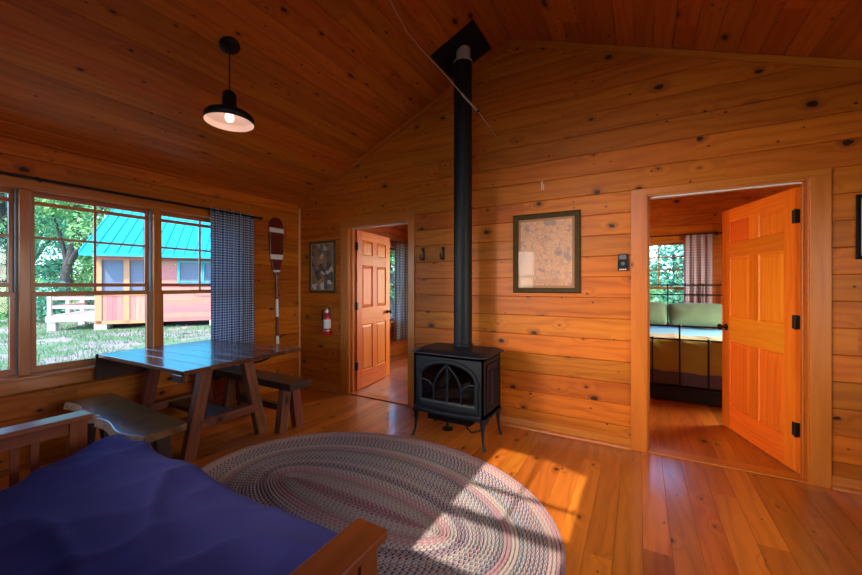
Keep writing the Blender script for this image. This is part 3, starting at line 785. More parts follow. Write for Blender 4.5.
# ------------------------------------------------------------------ wall things
def framed(name, x0, x1, z0, z1, fw, fmat, label, print_mat, matw=0, lip=None, depth=.022):
    root = empty(name, ((x0 + x1) / 2, YB, z0), label, 'picture')
    mb = MB(); y0, y1 = YB - depth, YB - .001
    o = [(x0, z0), (x1, z0), (x1, z1), (x0, z1)]; i_ = [(x0 + fw, z0 + fw), (x1 - fw, z0 + fw), (x1 - fw, z1 - fw), (x0 + fw, z1 - fw)]
    for k in range(4):
        l = (k + 1) % 4; lv = [(o, y1), (o, y0 + .006), ([(a[0] * .75 + b[0] * .25, a[1] * .75 + b[1] * .25) for a, b in zip(o, i_)], y0), (i_, y0 + .008), (i_, y1 - .004)]
        for (P, a), (Q, b) in zip(lv, lv[1:]): mb.face([(P[k][0], a, P[k][1]), (P[l][0], a, P[l][1]), (Q[l][0], b, Q[l][1]), (Q[k][0], b, Q[k][1])])
    mb.build('frame', M[fmat], root, smooth=25)
    if lip:
        mb = MB(); e = .008
        for a, b, c, d in ((x0 + fw, x1 - fw, z0 + fw, z0 + fw + e), (x0 + fw, x1 - fw, z1 - fw - e, z1 - fw), (x0 + fw, x0 + fw + e, z0 + fw, z1 - fw), (x1 - fw - e, x1 - fw, z0 + fw, z1 - fw)): mb.box(a, b, y1 - .012, y1 - .003, c, d)
        mb.build('lip', M[lip], root)
    if matw:
        mb = MB(); mb.face([(x0 + fw, y1 - .003, z0 + fw), (x1 - fw, y1 - .003, z0 + fw), (x1 - fw, y1 - .003, z1 - fw), (x0 + fw, y1 - .003, z1 - fw)]); mb.build('mat_board', M['mat'], root)
    f = fw + matw; mb = MB(); w, h = x1 - x0 - 2 * f, z1 - z0 - 2 * f
    mb.face([(x0 + f, y1 - .004, z0 + f), (x1 - f, y1 - .004, z0 + f), (x1 - f, y1 - .004, z1 - f), (x0 + f, y1 - .004, z1 - f)], [(0, 0), (w, 0), (w, h), (0, h)])
    mb.build('print', print_mat, root)
    mb = MB(); mb.face([(x0 + fw, y1 - .008, z0 + fw), (x1 - fw, y1 - .008, z0 + fw), (x1 - fw, y1 - .008, z1 - fw), (x0 + fw, y1 - .008, z1 - fw)]); mb.build('glazing', M['glazing'], root)
    return root
# chart with waterways and a legend box
t = NT('printed map'); uv = t.uv(); s = t.sep(uv)
n1 = t.noise(uv, 9., 5.); n2 = t.noise(uv, 22., 4.)
w1 = t.mr(t.math('ABSOLUTE', t.math('SUBTRACT', n1, .5)), .0, .018, 1, 0); w2 = t.mr(t.math('ABSOLUTE', t.math('SUBTRACT', n2, .5)), .0, .022, 1, 0)
vo = t.n('ShaderNodeTexVoronoi', feature='DISTANCE_TO_EDGE', voronoi_dimensions='2D'); vo.inputs['Scale'].default_value = 16; t.set(vo.inputs['Vector'], t.n('ShaderNodeVectorMath', operation='ADD').outputs[0])
va = vo.inputs['Vector'].links[0].from_node; t.set(va.inputs[0], uv); nz = t.n('ShaderNodeTexNoise'); nz.inputs['Scale'].default_value = 25; t.set(nz.inputs['Vector'], uv)
sc_ = t.n('ShaderNodeVectorMath', operation='SCALE'); t.set(sc_.inputs[0], nz.outputs[1]); sc_.inputs['Scale'].default_value = .06; t.t.links.new(sc_.outputs[0], va.inputs[1])
rd = t.mr(vo.outputs['Distance'], .02, .05, 1, 0)
blob = t.mr(t.noise(uv, 5.5, 6., .65), .56, .60)
c = t.mix(t.math('MULTIPLY', t.noise(uv, 6.), .6), (.66, .36, .22), (.58, .29, .18))
c = t.mix(t.math('MULTIPLY', rd, .55), c, (.34, .17, .11)); c = t.mix(t.math('MULTIPLY', w2, .5), c, (.22, .15, .15)); c = t.mix(t.math('MULTIPLY', w1, .65), c, (.16, .15, .20))
c = t.mix(t.math('MULTIPLY', blob, .55), c, (.15, .14, .17))
inb = t.math('MULTIPLY', t.math('MULTIPLY', t.math('GREATER_THAN', s[0], .10), t.math('LESS_THAN', s[0], .36)), t.math('MULTIPLY', t.math('GREATER_THAN', s[1], .015), t.math('LESS_THAN', s[1], .055)))
c = t.mix(t.math('MULTIPLY', inb, .75), c, (.50, .25, .15))
t.pbr(c, .7)
framed('framed_map', -1.040, -.446, 1.262, 1.988, .048, 'frame2', 'framed map with dark olive frame between the flue and right doorway', t.m, .022)
# painted print: loose patches of cream, amber and blue-grey
t = NT('painted print'); uv = t.uv()
nz = t.n('ShaderNodeTexNoise'); nz.inputs['Scale'].default_value = 14; t.set(nz.inputs['Vector'], uv)
va = t.n('ShaderNodeVectorMath', operation='MULTIPLY_ADD'); t.set(va.inputs[0], nz.outputs[1]); va.inputs[1].default_value = (.10, .10, 0); t.set(va.inputs[2], uv)
vo = t.n('ShaderNodeTexVoronoi', voronoi_dimensions='2D'); vo.inputs['Scale'].default_value = 15; t.set(vo.inputs['Vector'], va.outputs[0])
s = t.sep(vo.outputs['Color']); hgt = t.math('MULTIPLY', t.sep(uv)[1], 1.9)
c = t.ramp(s[0], [(0, (.06, .065, .075)), (.24, (.14, .14, .15)), (.42, (.26, .17, .09)), (.58, (.62, .52, .44)), (.76, (.11, .10, .09)), (.88, (.42, .21, .07))], True)
sky = t.mr(hgt, .55, .95); c = t.mix(t.math('MULTIPLY', sky, .35), c, (.30, .17, .07))
t.pbr(c, .6)
framed('framed_picture', -3.779, -3.312, 1.235, 1.902, .034, 'frame1', 'framed painting above the fire extinguisher near the corner', t.m, 0, 'gilt')
t2 = NT('dim print'); t2.pbr(t2.mix(t2.noise(t2.obj(), 6., 3.), (.07, .08, .09), (.30, .26, .18)), .6)
framed('framed_picture', 1.205, 1.66, 1.500, 1.912, .020, 'black', 'black framed picture cut off at the right edge', t2.m, .03, 'gilt')

def coat_hook(x, label):
    root = empty('coat_hook', (x, YB, 1.65), label, 'coat hook', 'coat hooks beside the left doorway')
    mb = MB(); mb.box(x - .014, x + .014, YB - .006, YB, 1.60, 1.735); mb.build('backplate', M['iron'], root, bevel=.004)
    mb = MB(); mb.tube([(x, YB - .004, 1.70), (x, YB - .020, 1.704), (x, YB - .032, 1.716)], [.007, .006, .006], 8); mb.sphere((x, YB - .033, 1.719), .009, 10, 6); mb.build('upper_prong', M['iron'], root, smooth=60)
    mb = MB(); mb.tube([(x, YB - .004, 1.622), (x, YB - .035, 1.606), (x, YB - .062, 1.610), (x, YB - .074, 1.632), (x, YB - .076, 1.650)], [.008, .007, .007, .007, .007], 8); mb.sphere((x, YB - .076, 1.653), .009, 10, 6); mb.build('lower_prong', M['iron'], root, smooth=60)
coat_hook(-2.035, 'black coat hook on the wall nearest the left doorway casing')
coat_hook(-1.79, 'black coat hook on the wall nearest the stove pipe')
mb = MB(); mb.box(-.781, -.771, YB - .004, YB, 2.20, 2.285); mb.box(-.764, -.757, YB - .006, YB, 2.20, 2.25); mb.tube([(-.776, YB - .004, 2.21), (-.772, YB - .018, 2.203), (-.763, YB - .018, 2.206), (-.760, YB - .006, 2.22)], .003, 6)
tag(mb.build('adhesive_hook', M['tape'], bevel=.001), 'small clear plastic hook stuck high on wall above the framed map', 'hook')
hs = empty('handset', (-.122, YB, 1.45), 'small black wall handset left of the right doorway', 'handset')
mb = MB(); mb.prism([(-.155, 1.452), (-.089, 1.452), (-.083, 1.475), (-.083, 1.520), (-.090, 1.590), (-.153, 1.590), (-.160, 1.520), (-.160, 1.475)], 0, .026, Matrix(((1, 0, 0, 0), (0, 0, -1, YB - .0005), (0, 1, 0, 0), (0, 0, 0, 1)))); mb.build('body', M['black'], hs, bevel=.004)
mb = MB(); mb.box(-.147, -.097, YB - .0285, YB - .026, 1.545, 1.583); mb.build('screen', M['grey'], hs, bevel=.001)
mb = MB(); mb.lathe([(0, 0), (.014, 0), (.014, .003), (.009, .003), (.009, .001), (0, .001)], (-.121, YB - .026, 1.51), 18, Matrix.Rotation(PI / 2, 4, 'X')); mb.build('keypad', M['grey'], hs)
mb = MB()
for i in range(4): mb.box(-.147 + i * .0135, -.147 + i * .0135 + .010, YB - .0285, YB - .026, 1.458, 1.467)
mb.build('label_strip', M['white'], hs)

# fire extinguisher
ex = empty('fire_extinguisher', (-3.40, YB - .06, .72), 'red fire extinguisher hung on the wall below the framed painting', 'fire extinguisher')
ex_x, ex_y = -3.405, YB - .062
mb = MB(); mb.lathe([(0, .705), (.040, .705), (.046, .715), (.047, .905), (.044, .935), (.032, .962), (.018, .975), (.018, .99), (0, .99)], (ex_x, ex_y, 0), 28); mb.build('cylinder', M['red'], ex, smooth=40)
mb = MB(); mb.lathe([(.0476, .795), (.0478, .80), (.0478, .90), (.0476, .905)], (ex_x, ex_y, 0), 28); lb = mb.build('label_band', M['white'], ex, smooth=40)
mb = MB()
for i in range(4): mb.box(-.022, .022, -.0486, -.0480, .81 + i * .018, .818 + i * .018, Matrix.Translation((ex_x, ex_y, 0)) @ Matrix.Rotation(-.4, 4, 'Z'))
mb.build('label_mark', M['red'], lb)
mb = MB(); mb.lathe([(0, .985), (.020, .985), (.020, 1.015), (.012, 1.02), (.012, 1.04), (0, 1.04)], (ex_x, ex_y, 0), 16); mb.build('valve', M['chrome'], ex, smooth=40)
mb = MB(); mb.beam((ex_x - .02, ex_y, 1.038), (ex_x + .085, ex_y - .025, 1.085), .022, .006); mb.build('lever', M['chrome'], ex, bevel=.002)
mb = MB(); mb.beam((ex_x - .015, ex_y, 1.012), (ex_x + .085, ex_y - .025, 1.030), .020, .006); mb.build('carry_handle', M['chrome'], ex, bevel=.002)
mb = MB(); mb.lathe([(0, 0), (.015, 0), (.015, .008), (0, .009)], (ex_x, ex_y - .02, 1.005), 14, Matrix.Rotation(PI / 2, 4, 'X')); mb.build('gauge', M['white'], ex)
mb = MB(); mb.tube([(ex_x - .015, ex_y, 1.012), (ex_x - .05, ex_y - .005, 1.02), (ex_x - .075, ex_y - .01, .99), (ex_x - .075, ex_y - .01, .93), (ex_x - .058, ex_y - .01, .86), (ex_x - .054, ex_y - .01, .79)], .009, 10); mb.build('hose', M['black'], ex, smooth=50)
mb = MB(); mb.box(ex_x - .018, ex_x + .018, YB - .014, YB, .74, 1.02); mb.lathe([(.0485, .76), (.0485, .775)], (ex_x, ex_y, 0), 28); mb.build('bracket', M['chrome'], ex)

# paddle on the left wall
pad = empty('paddle', (XL + .02, 3.01, .60), 'maroon canoe paddle with white bands upright on wall beside the gingham curtain', 'paddle')
T = Matrix(((0, 0, 1, XL + .012), (1, 0, 0, 3.02), (0, 1, 0, 0), (0, 0, 0, 1)))
out = [(-.045, 1.50), (-.070, 1.60), (-.092, 1.72), (-.098, 1.90), (-.100, 2.02), (-.092, 2.10), (-.070, 2.150), (-.035, 2.175)]
poly = out + [(-x, z) for x, z in reversed(out)]
poly = poly + [(.022, 1.44), (-.022, 1.44)]
mb = MB(); mb.prism(list(reversed(poly)), .008, .024, T); mb.build('blade', M['maroon'], pad, bevel=.006)
mb = MB(); mb.tube([(XL + .028, 3.02, 1.50), (XL + .028, 3.025, 1.2), (XL + .028, 3.035, .62)], [.019, .016, .016], 12); mb.build('shaft', M['maroon'], pad, smooth=50)
def band(z0, z1, w0, w1):
    mb = MB(); mb.prism([(-w0, z0), (w0, z0), (w1, z1), (-w1, z1)], .0065, .0265, T); mb.build('band', M['white'], pad)
band(1.99, 2.045, .1005, .1002); band(1.655, 1.715, .080, .0925); band(1.495, 1.52, .044, .050)
for z0, z1, y in ((.94, 1.16, 3.0285), (.595, .70, 3.035)):
    mb = MB(); mb.tube([(XL + .028, y - .002, z1), (XL + .028, y + .002, z0)], .0185, 14); mb.build('wrap', M['white'], pad, smooth=50)

# ------------------------------------------------------------------ table and benches
tbl = empty('picnic_table', (-3.25, 1.75, 0), 'dark stained plank table with A-frame legs under the big window', 'table')
TZ2 = .77; A_, B_, C_, D_ = Vector((-2.59, 1.275, TZ2)), Vector((-2.665, 2.29, TZ2)), Vector((-3.872, 2.16, TZ2)), Vector((-3.862, 1.255, TZ2))
mb = MB(); NP = 6
for i in range(NP):
    g = .0018
    f0, f1 = i / NP + (g if i else 0), (i + 1) / NP - (g if i < NP - 1 else 0)
    q = [D_.lerp(C_, f0), A_.lerp(B_, f0), A_.lerp(B_, f1), D_.lerp(C_, f1)]
    off = (U(0, 60), U(0, 60)); r = (rnd(), rnd()); dn = Vector((0, 0, -.032))
    uvf = lambda P: [(p[0] + off[0], p[1] + off[1] + p[2]) for p in P]
    lo_ = [p + dn for p in q]
    mb.face(q, uvf(q), r); mb.face(lo_, uvf(lo_), r)
    for a in range(4): b = (a + 1) % 4; P = [q[a], q[b], lo_[b], lo_[a]]; mb.face(P, uvf(P), r)
mb.build('tabletop', M['table'], tbl, bevel=.003)
for f in (.10, .84):
    mb = MB(); a, b = D_.lerp(A_, f), C_.lerp(B_, f); mb.beam(a + Vector((0, .1, -.052)), b + Vector((0, -.1, -.052)), .07, .04)
    mb.build('batten', M['leg'], tbl, bevel=.003)
mb = MB(); mb.box(-3.905, -3.880, 1.245, 2.08, .555, .765, None, 1); mb.build('drop_leaf', M['blackwood'], tbl, bevel=.004)
mb = MB(); mb.box(-2.72, -2.60, 1.268, 1.29, .69, .739, None, 0); mb.build('leaf_stay', M['blackwood'], tbl, bevel=.003)
def leg(x, y0, y1):
    mb = MB(); d = Vector((0, y1 - y0, .738)).normalized()
    h = .05
    # leg cut level at both ends
    e = .045; pts = [(y0 - e, 0), (y0 + e, 0), (y1 + e, .738), (y1 - e, .738)]
    mb2 = [(p[0], p[1]) for p in pts]
    off = (U(0, 50), U(0, 50)); r = (rnd(), rnd())
    Q0 = [(x - .034, a, b) for a, b in mb2]; Q1 = [(x + .034, a, b) for a, b in mb2]
    f = lambda P, c=0: [(p[2] + off[0], p[1] - p[2] * (y1 - y0) / .738 + c * p[0] + off[1]) for p in P]
    mb.face(Q0, f(Q0), r); mb.face(Q1, f(Q1), r)
    for a in range(4):
        b = (a + 1) % 4; P = [Q0[a], Q0[b], Q1[b], Q1[a]]; mb.face(P, f(P, 1), r)
    mb.build('leg', M['leg'], tbl, bevel=.004)
for x in (-2.99, -3.78):
    leg(x, 1.50, 1.645); leg(x, 2.125, 1.965)
for xa in (-3.03, -3.82):
    mb = MB(); mb.box(xa, xa + .08, 1.575, 2.045, .215, .285, None, 1); mb.build('cross_rail', M['leg'], tbl, bevel=.004)
mb = MB(); mb.box(-3.74, -3.03, 1.72, 1.90, .222, .262, None, 0); mb.build('stretcher', M['blackwood'], tbl, bevel=.004)
for pts in ([(-2.70, 2.24, .735), (-2.78, 2.20, .725), (-2.86, 2.15, .70), (-2.93, 2.08, .655), (-2.99, 2.03, .64)], [(-2.62, 1.33, .728), (-2.75, 1.40, .722), (-2.90, 1.50, .71), (-2.96, 1.56, .69)]):
    mb = MB(); mb.tube(pts, .009, 8); mb.build('iron_brace', M['iron'], tbl, smooth=50)

b1 = empty('bench', (-3.1, 1.16, 0), 'live-edge slab bench between futon and table', 'bench', 'benches at the table')
edge = []
for i in range(33):
    t = i / 32; x = -3.77 + t * 1.27
    edge.append((x, 1.015 + .022 * math.sin(t * 13) + .022 * math.sin(t * 5.2 + 1) + (.03 if .42 < t < .50 else 0)))
far = [(-3.77 + (1 - i / 8) * 1.25, 1.315 - .055 * (1 - i / 8) + .006 * math.sin(i * 2)) for i in range(9)]
mb = MB(); mb.prism(edge + far, .405, .452); mb.build('seat', M['slab'], b1, bevel=.006)
mb = MB()
for (p, q) in zip(edge, edge[1:]):
    mb.face([(p[0], p[1] - .014, .400), (q[0], q[1] - .014, .400), (q[0], q[1] - .004, .447), (p[0], p[1] - .004, .447)])
    mb.face([(p[0], p[1] - .004, .447), (q[0], q[1] - .004, .447), (q[0], q[1] + .006, .447), (p[0], p[1] + .006, .447)])
    mb.face([(p[0], p[1] + .006, .401), (q[0], q[1] + .006, .401), (q[0], q[1] - .014, .400), (p[0], p[1] - .014, .400)])
mb.build('bark_edge', M['bark'], b1, smooth=60)
def bench_legs(root, xs, y0, y1, zt, mat):
    for x in xs:
        for s in (0, 1):
            mb = MB(); ym = (y0 + y1) / 2; yb_ = y0 + .035 if s == 0 else y1 - .035; yt = ym - .045 if s == 0 else ym + .045; e = .042
            pts = [(yb_ - e, 0), (yb_ + e, 0), (yt + e, zt), (yt - e, zt)]; off = (U(0, 50), U(0, 50)); r = (rnd(), rnd())
            xa, xb = (x - .035, x + .012) if s == 0 else (x - .012, x + .035)
            xa, xb = x - .035, x + .035
            Q0 = [(xa, a, b) for a, b in pts]; Q1 = [(xb, a, b) for a, b in pts]
            f = lambda P: [(p[2] + off[0], p[1] + p[0] + off[1]) for p in P]
            mb.face(Q0, f(Q0), r); mb.face(Q1, f(Q1), r)
            for a in range(4): b = (a + 1) % 4; P = [Q0[a], Q0[b], Q1[b], Q1[a]]; mb.face(P, f(P), r)
            mb.build('leg', M[mat], root, bevel=.004)
bench_legs(b1, (-3.55, -2.72), 1.03, 1.27, .404, 'blackwood')
mb = MB(); mb.box(-3.51, -2.76, 1.11, 1.19, .12, .17, None, 0); mb.build('stretcher', M['blackwood'], b1, bevel=.003)
b2 = empty('bench', (-3.25, 2.31, 0), 'dark bench with thick plank seat between table and corner', 'bench', 'benches at the table')
mb = MB(); mb.box(-3.86, -2.692, 2.20, 2.43, .385, .452, None, 0); mb.build('seat', M['blackwood'], b2, bevel=.006)
bench_legs(b2, (-3.66, -2.83), 2.17, 2.43, .384, 'leg')
mb = MB(); mb.box(-3.625, -2.865, 2.28, 2.34, .15, .21, None, 0); mb.build('stretcher', M['blackwood'], b2, bevel=.003)

# ------------------------------------------------------------------ rug
RC = (-1.547, 1.715); NR = 38
mb = MB(); rr = random.Random(4)
pal_group = []
g = 0
while len(pal_group) < NR:
    kx = rr.choice((1, 2, 2, 3)); v = rr.random()
    pal_group += [v] * kx
NS = 150
for r_ in range(NR):
    t0, t1 = r_ / NR, (r_ + 1) / NR; nper = None
    def P(th, t): return (RC[0] + (.50 + .75 * t) * math.cos(th) if t > 0 else RC[0] + .50 * math.cos(th), RC[1] + .965 * t * math.sin(th))
    # arc length
    per = 0; pr = None; ls = [0]
    for i in range(NS):
        a, b = P(2 * PI * i / NS, (t0 + t1) / 2), P(2 * PI * (i + 1) / NS, (t0 + t1) / 2)
        per += math.dist(a, b); ls.append(per)
    cnt = max(4, round(per / .034)); u0 = rr.random()
    ls = [u0 + l / per * cnt for l in ls]; rv = (pal_group[r_], rr.random())
    for i in range(NS):
        for (va, vb) in ((0, .25), (.25, .75), (.75, 1)):
            h = {0: .004, .25: .013, .75: .013, 1: .004}
            pts = []; uvs = []
            for (k, v) in ((i, va), (i + 1, va), (i + 1, vb), (i, vb)):
                p = P(2 * PI * k / NS, t0 + (t1 - t0) * v); pts.append((p[0], p[1], h[v])); uvs.append((ls[k], v))
            mb.face(pts, uvs, rv)
t = NT('braided wool'); uv = t.sep(t.uv()); r = t.sep(t.uv('RUV'))
ch = t.math('ABSOLUTE', t.math('SUBTRACT', uv[1], .5))
ph = t.math('FRACT', t.math('ADD', uv[0], t.math('MULTIPLY', ch, 1.0)))
half = t.math('GREATER_THAN', uv[1], .5)
ph2 = t.math('FRACT', t.math('ADD', ph, t.math('MULTIPLY', half, .5)))
PAL = [(0, (.36, .27, .21)), (.14, (.022, .042, .085)), (.28, (.36, .055, .075)), (.42, (.22, .165, .15)), (.54, (.38, .16, .17)), (.66, (.028, .065, .11)), (.78, (.40, .32, .27)), (.88, (.24, .07, .10))]
ca = t.ramp(r[0], PAL, True); cb = t.ramp(t.math('FRACT', t.math('ADD', r[0], .37)), PAL, True)
base_ = t.mix(t.math('GREATER_THAN', r[1], .5), (.37, .285, .24), (.25, .20, .18))
s1 = t.math('LESS_THAN', ph2, .34); s2 = t.math('MULTIPLY', t.math('GREATER_THAN', ph2, .34), t.math('LESS_THAN', ph2, .60))
c = t.mix(s1, base_, ca); c = t.mix(t.math('MULTIPLY', s2, .75), c, cb)
edge_ = t.math('MINIMUM', t.math('MULTIPLY', t.math('MINIMUM', uv[1], t.math('SUBTRACT', 1, uv[1])), 8), 1.)
fz = t.noise(t.obj(), 220., 2.)
c = t.mix(t.mr(fz, .40, .8, 0, .25), c, (.08, .06, .06))
hgt = t.math('ADD', t.math('MULTIPLY', edge_, .6), t.math('MULTIPLY', t.math('SINE', t.math('MULTIPLY', ph2, PI)), .5))
t.pbr(c, .95, spec=.1, normal=t.bump(hgt, .6, .006), sheen=.15)
rug = mb.build('rug', t.m, smooth=60, weld=True)
tag(rug, 'oval braided wool rug in mauve, beige and navy rings on the floor', 'rug')

# ------------------------------------------------------------------ futon
fu = empty('futon', (-1.7, .45, 0), 'wooden futon with slatted arms and navy mattress at lower left', 'futon')
def arm(x0, x1, y1, mat=M['futon']):
    z = .62
    poly = [(x0, -.30), (x1, -.30), (x1, y1 - .012), (x1 - .012, y1), (x0 + .012, y1), (x0, y1 - .012)]
    mb = MB(); xm = (x0 + x1) / 2
    mb.box(x0, x1, -.30, y1, z - .030, z, None, 1); a = mb.build('armrest', mat, fu, bevel=.007)
    mb = MB(); mb.box(xm - .018, xm + .018, -.22, y1 - .07, z - .10, z - .030, None, 1); mb.box(xm - .018, xm + .018, -.22, y1 - .07, .14, .22, None, 1); mb.build('arm_rail', mat, fu, bevel=.003)
    for yy in (y1 - .088, -.26):
        mb = MB(); mb.box(xm - .028, xm + .028, yy, yy + .075, 0, z - .030, None, 2); mb.build('post', mat, fu, bevel=.004)
    n = 10
    for i in range(n):
        yy = .609 - i * .0715
        mb = MB(); mb.box(xm - .009, xm + .009, yy, yy + .032, .22, z - .10, None, 2); mb.build('slat', mat, fu, bevel=.002)
arm(-2.775, -2.645, .838); arm(-.757, -.640, .872)
mb = MB(); mb.box(-2.66, -.74, .80, .84, .20, .30, None, 0); mb.build('front_rail', M['futon'], fu, bevel=.004)
mb = MB()
for i in range(13): x = -2.6 + i * .148; mb.beam((x, .04, .075), (x, .80, .305), .07, .02, r=(rnd(), rnd()))
mb.build('seat_deck', M['futon'], fu)
def wr(w, n):
    z_up = max(0., w.z / .09)
    p = Vector((w.x * 1.5, w.y * 2.2, w.z * 2))
    h = noise.fractal(p + Vector((3, 1, 7)), 1.0, 2.1, 4) * .012
    a = noise.noise(Vector((w.x * 1.2 + w.y * 2.5, w.y * 2.0 - w.x * .8, 2.))); h += .024 * (1 - min(1, abs(a) * 3.4)) ** 1.5 - .004
    b = noise.noise(Vector((w.x * 3.5 - w.y * 3.0, w.y * 2.2 + w.x, 9.))); h += .010 * (1 - min(1, abs(b) * 3.5)) ** 1.5
    crease = math.exp(-((w.y + .33 + .06 * math.sin(w.x * 4)) / .05) ** 2) * .07
    h -= crease
    sag = .02 * math.exp(-((w.x - .1) / .5) ** 2)
    k = min(1, max(.25, z_up))
    return w + n * h * k - Vector((0, 0, sag * max(0, z_up)))
mbm = rbox((1.80, .96, .19), .08, (110, 62, 10), (-1.665, .475, .415), wr)
def seat_tilt(y): return -.30 * max(0, .80 - y)
mbm.v = [(x, y, z + seat_tilt(y) - .05 * max(0, (-2.38 - x) / .185) ** 2 * max(0, .9 - y)) for x, y, z in mbm.v]
mt = mbm.build('mattress', M['navy'], fu, smooth=180)
T = Matrix.Translation((-1.665, -.10, .56)) @ Matrix.Rotation(math.radians(-68), 4, 'X')
mbm = rbox((1.80, .62, .18), .075, (60, 24, 6)); mbm.v = [tuple(T @ Vector(p)) for p in mbm.v]
mbm.build('back_cushion', M['navy'], fu, smooth=180)
mb = MB(); mb.box(-2.66, -.74, -.36, -.32, .25, .98, None, 0); mb.build('back_frame', M['futon'], fu)

# ------------------------------------------------------------------ right bedroom: bed
bed = empty('bed', (.25, 5.95, 0), 'black iron bed seen through the right doorway', 'bed')
X0, X1, Y0, Y1 = -.385, 1.155, 4.93, 6.95
def rod_part(name, pts, r=.011, knobs=()):
    mb = MB(); mb.tube(pts, r, 10)
    for k in knobs: mb.sphere(k, .02, 10, 7)
    return mb.build(name, M['iron'], bed, smooth=60)
for y, zt in ((Y0, .90), (Y1, 1.36)):
    for x in (X0, X1): rod_part('post', [(x, y, 0), (x, y, zt + .03)], .016, [(x, y, zt + .045)])
nb = 5
for y, rails in ((Y0, (.875, .725, .185)), (Y1, (1.335, 1.182, .45))):
    for z in rails: rod_part('rail', [(X0, y, z), (X1, y, z)], .010)
for i in range(1, 6):
    x = .385 + (i - 3) * .26
    top = .875 if i in (3,) else .725
    rod_part('spindle', [(x, Y0, .185), (x, Y0, top)], .009, [(x, Y0, .725)] + ([(x, Y0, .875)] if top > .8 else []))
for i, x in enumerate((-.07, .385, .84)):
    rod_part('spindle', [(x, Y1, .45), (x, Y1, 1.335)], .009, [(x, Y1, 1.335), (x, Y1, 1.182)])
for x in (X0, X1): rod_part('side_rail', [(x, Y0, .20), (x, Y1, .20)], .014)
rbox((1.46, 1.90, .20), .03, (10, 10, 4), (.385, 5.96, .285)).build('box_spring', M['skirt'], bed, smooth=60)
rbox((1.46, 1.90, .30), .07, (12, 14, 6), (.385, 5.96, .535)).build('mattress', M['sheet'], bed, smooth=60)
mb = MB(); mb.box(-.335, 1.10, 5.02, 6.9, .015, .17); mb.build('under_bed_shade', M['dark'], bed)  # dark block filling the space under the bed, stands for its shade
def bl(w, n):
    h = .016 * noise.fractal(Vector((w.x * 3, w.y * 3, w.z * 6)), 1., 2., 3)
    a = noise.noise(Vector((w.x * 3 + w.z * 5, w.z * 4 - w.x * 1.5, w.y * 2))); h += .015 * (1 - min(1, abs(a) * 4))
    return w + n * h * (1 if n.length else 0)
bk = rbox((1.58, .58, .37), .06, (60, 24, 20), (.385, 5.265, .528), bl).build('blanket', M['olive'], smooth=180)
tag(bk, 'olive green blanket tucked over the foot of the iron bed', 'blanket')
def pil(w, n):
    sx, sy = min(1, abs(w.x) / .36), min(1, abs(w.y) / .22)
    k = (1 - sx ** 3) ** .6 * (1 - sy ** 3) ** .6 if sx < 1 and sy < 1 else 0
    w = Vector((w.x, w.y, w.z * (.25 + .85 * k)))
    return w + Vector((0, 0, .012 * noise.noise(Vector((w.x * 7, w.y * 7, 1)))))
for i, (x, lab) in enumerate(((.04, 'green pillow partly hidden by doorway casing on the iron bed'), (.74, 'green pillow on the iron bed under the mauve curtain'))):
    o = rbox((.70, .44, .20), .05, (26, 18, 6), (0, 0, 0), pil).build('pillow', M['pillow'], smooth=180)
    o.location = (x - .03 + .02 * i, 6.69, .885); o.rotation_euler = (math.radians(42), 0, math.radians(-3 + 5 * i))
    tag(o, lab, 'pillow', 'pillows on the iron bed')

# ------------------------------------------------------------------ outdoors
GZ = -.15
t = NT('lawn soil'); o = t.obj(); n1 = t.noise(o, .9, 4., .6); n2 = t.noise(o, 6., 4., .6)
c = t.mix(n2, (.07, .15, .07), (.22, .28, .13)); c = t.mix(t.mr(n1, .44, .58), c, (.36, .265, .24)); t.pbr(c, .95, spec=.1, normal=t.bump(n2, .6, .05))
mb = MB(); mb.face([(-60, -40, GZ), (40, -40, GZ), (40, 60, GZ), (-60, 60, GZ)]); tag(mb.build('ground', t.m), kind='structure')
mb = MB(); rr = random.Random(8)
for i in range(15000):
    px = rr.uniform(-10, 225); d = 5.0 + 9.5 * rr.random() ** 1.1; u = (px - 431) / 366
    x, y = d * (F_[0] + u * R_[0]), d * (F_[1] + u * R_[1])
    if noise.noise(Vector((x * .55, y * .55, 3))) < -.12 and rr.random() < .8: continue
    h = rr.uniform(.03, .10); a = rr.random() * 6.28; w = rr.uniform(.004, .010) * d / 8; dx, dy = math.cos(a) * w, math.sin(a) * w; lx, ly = rr.uniform(-.04, .04), rr.uniform(-.04, .04)
    mb.face([(x - dx, y - dy, GZ), (x + dx, y + dy, GZ), (x + lx, y + ly, GZ + h)], [(0, 0)] * 3, (rr.random(), 0))
gm = leafmat('grass blades', [(.05, .17, .09), (.14, .28, .11), (.28, .36, .17)])
tag(mb.build('grass', gm, weld=False), 'short patchy grass on the yard outside the big window', 'grass', kind='stuff')

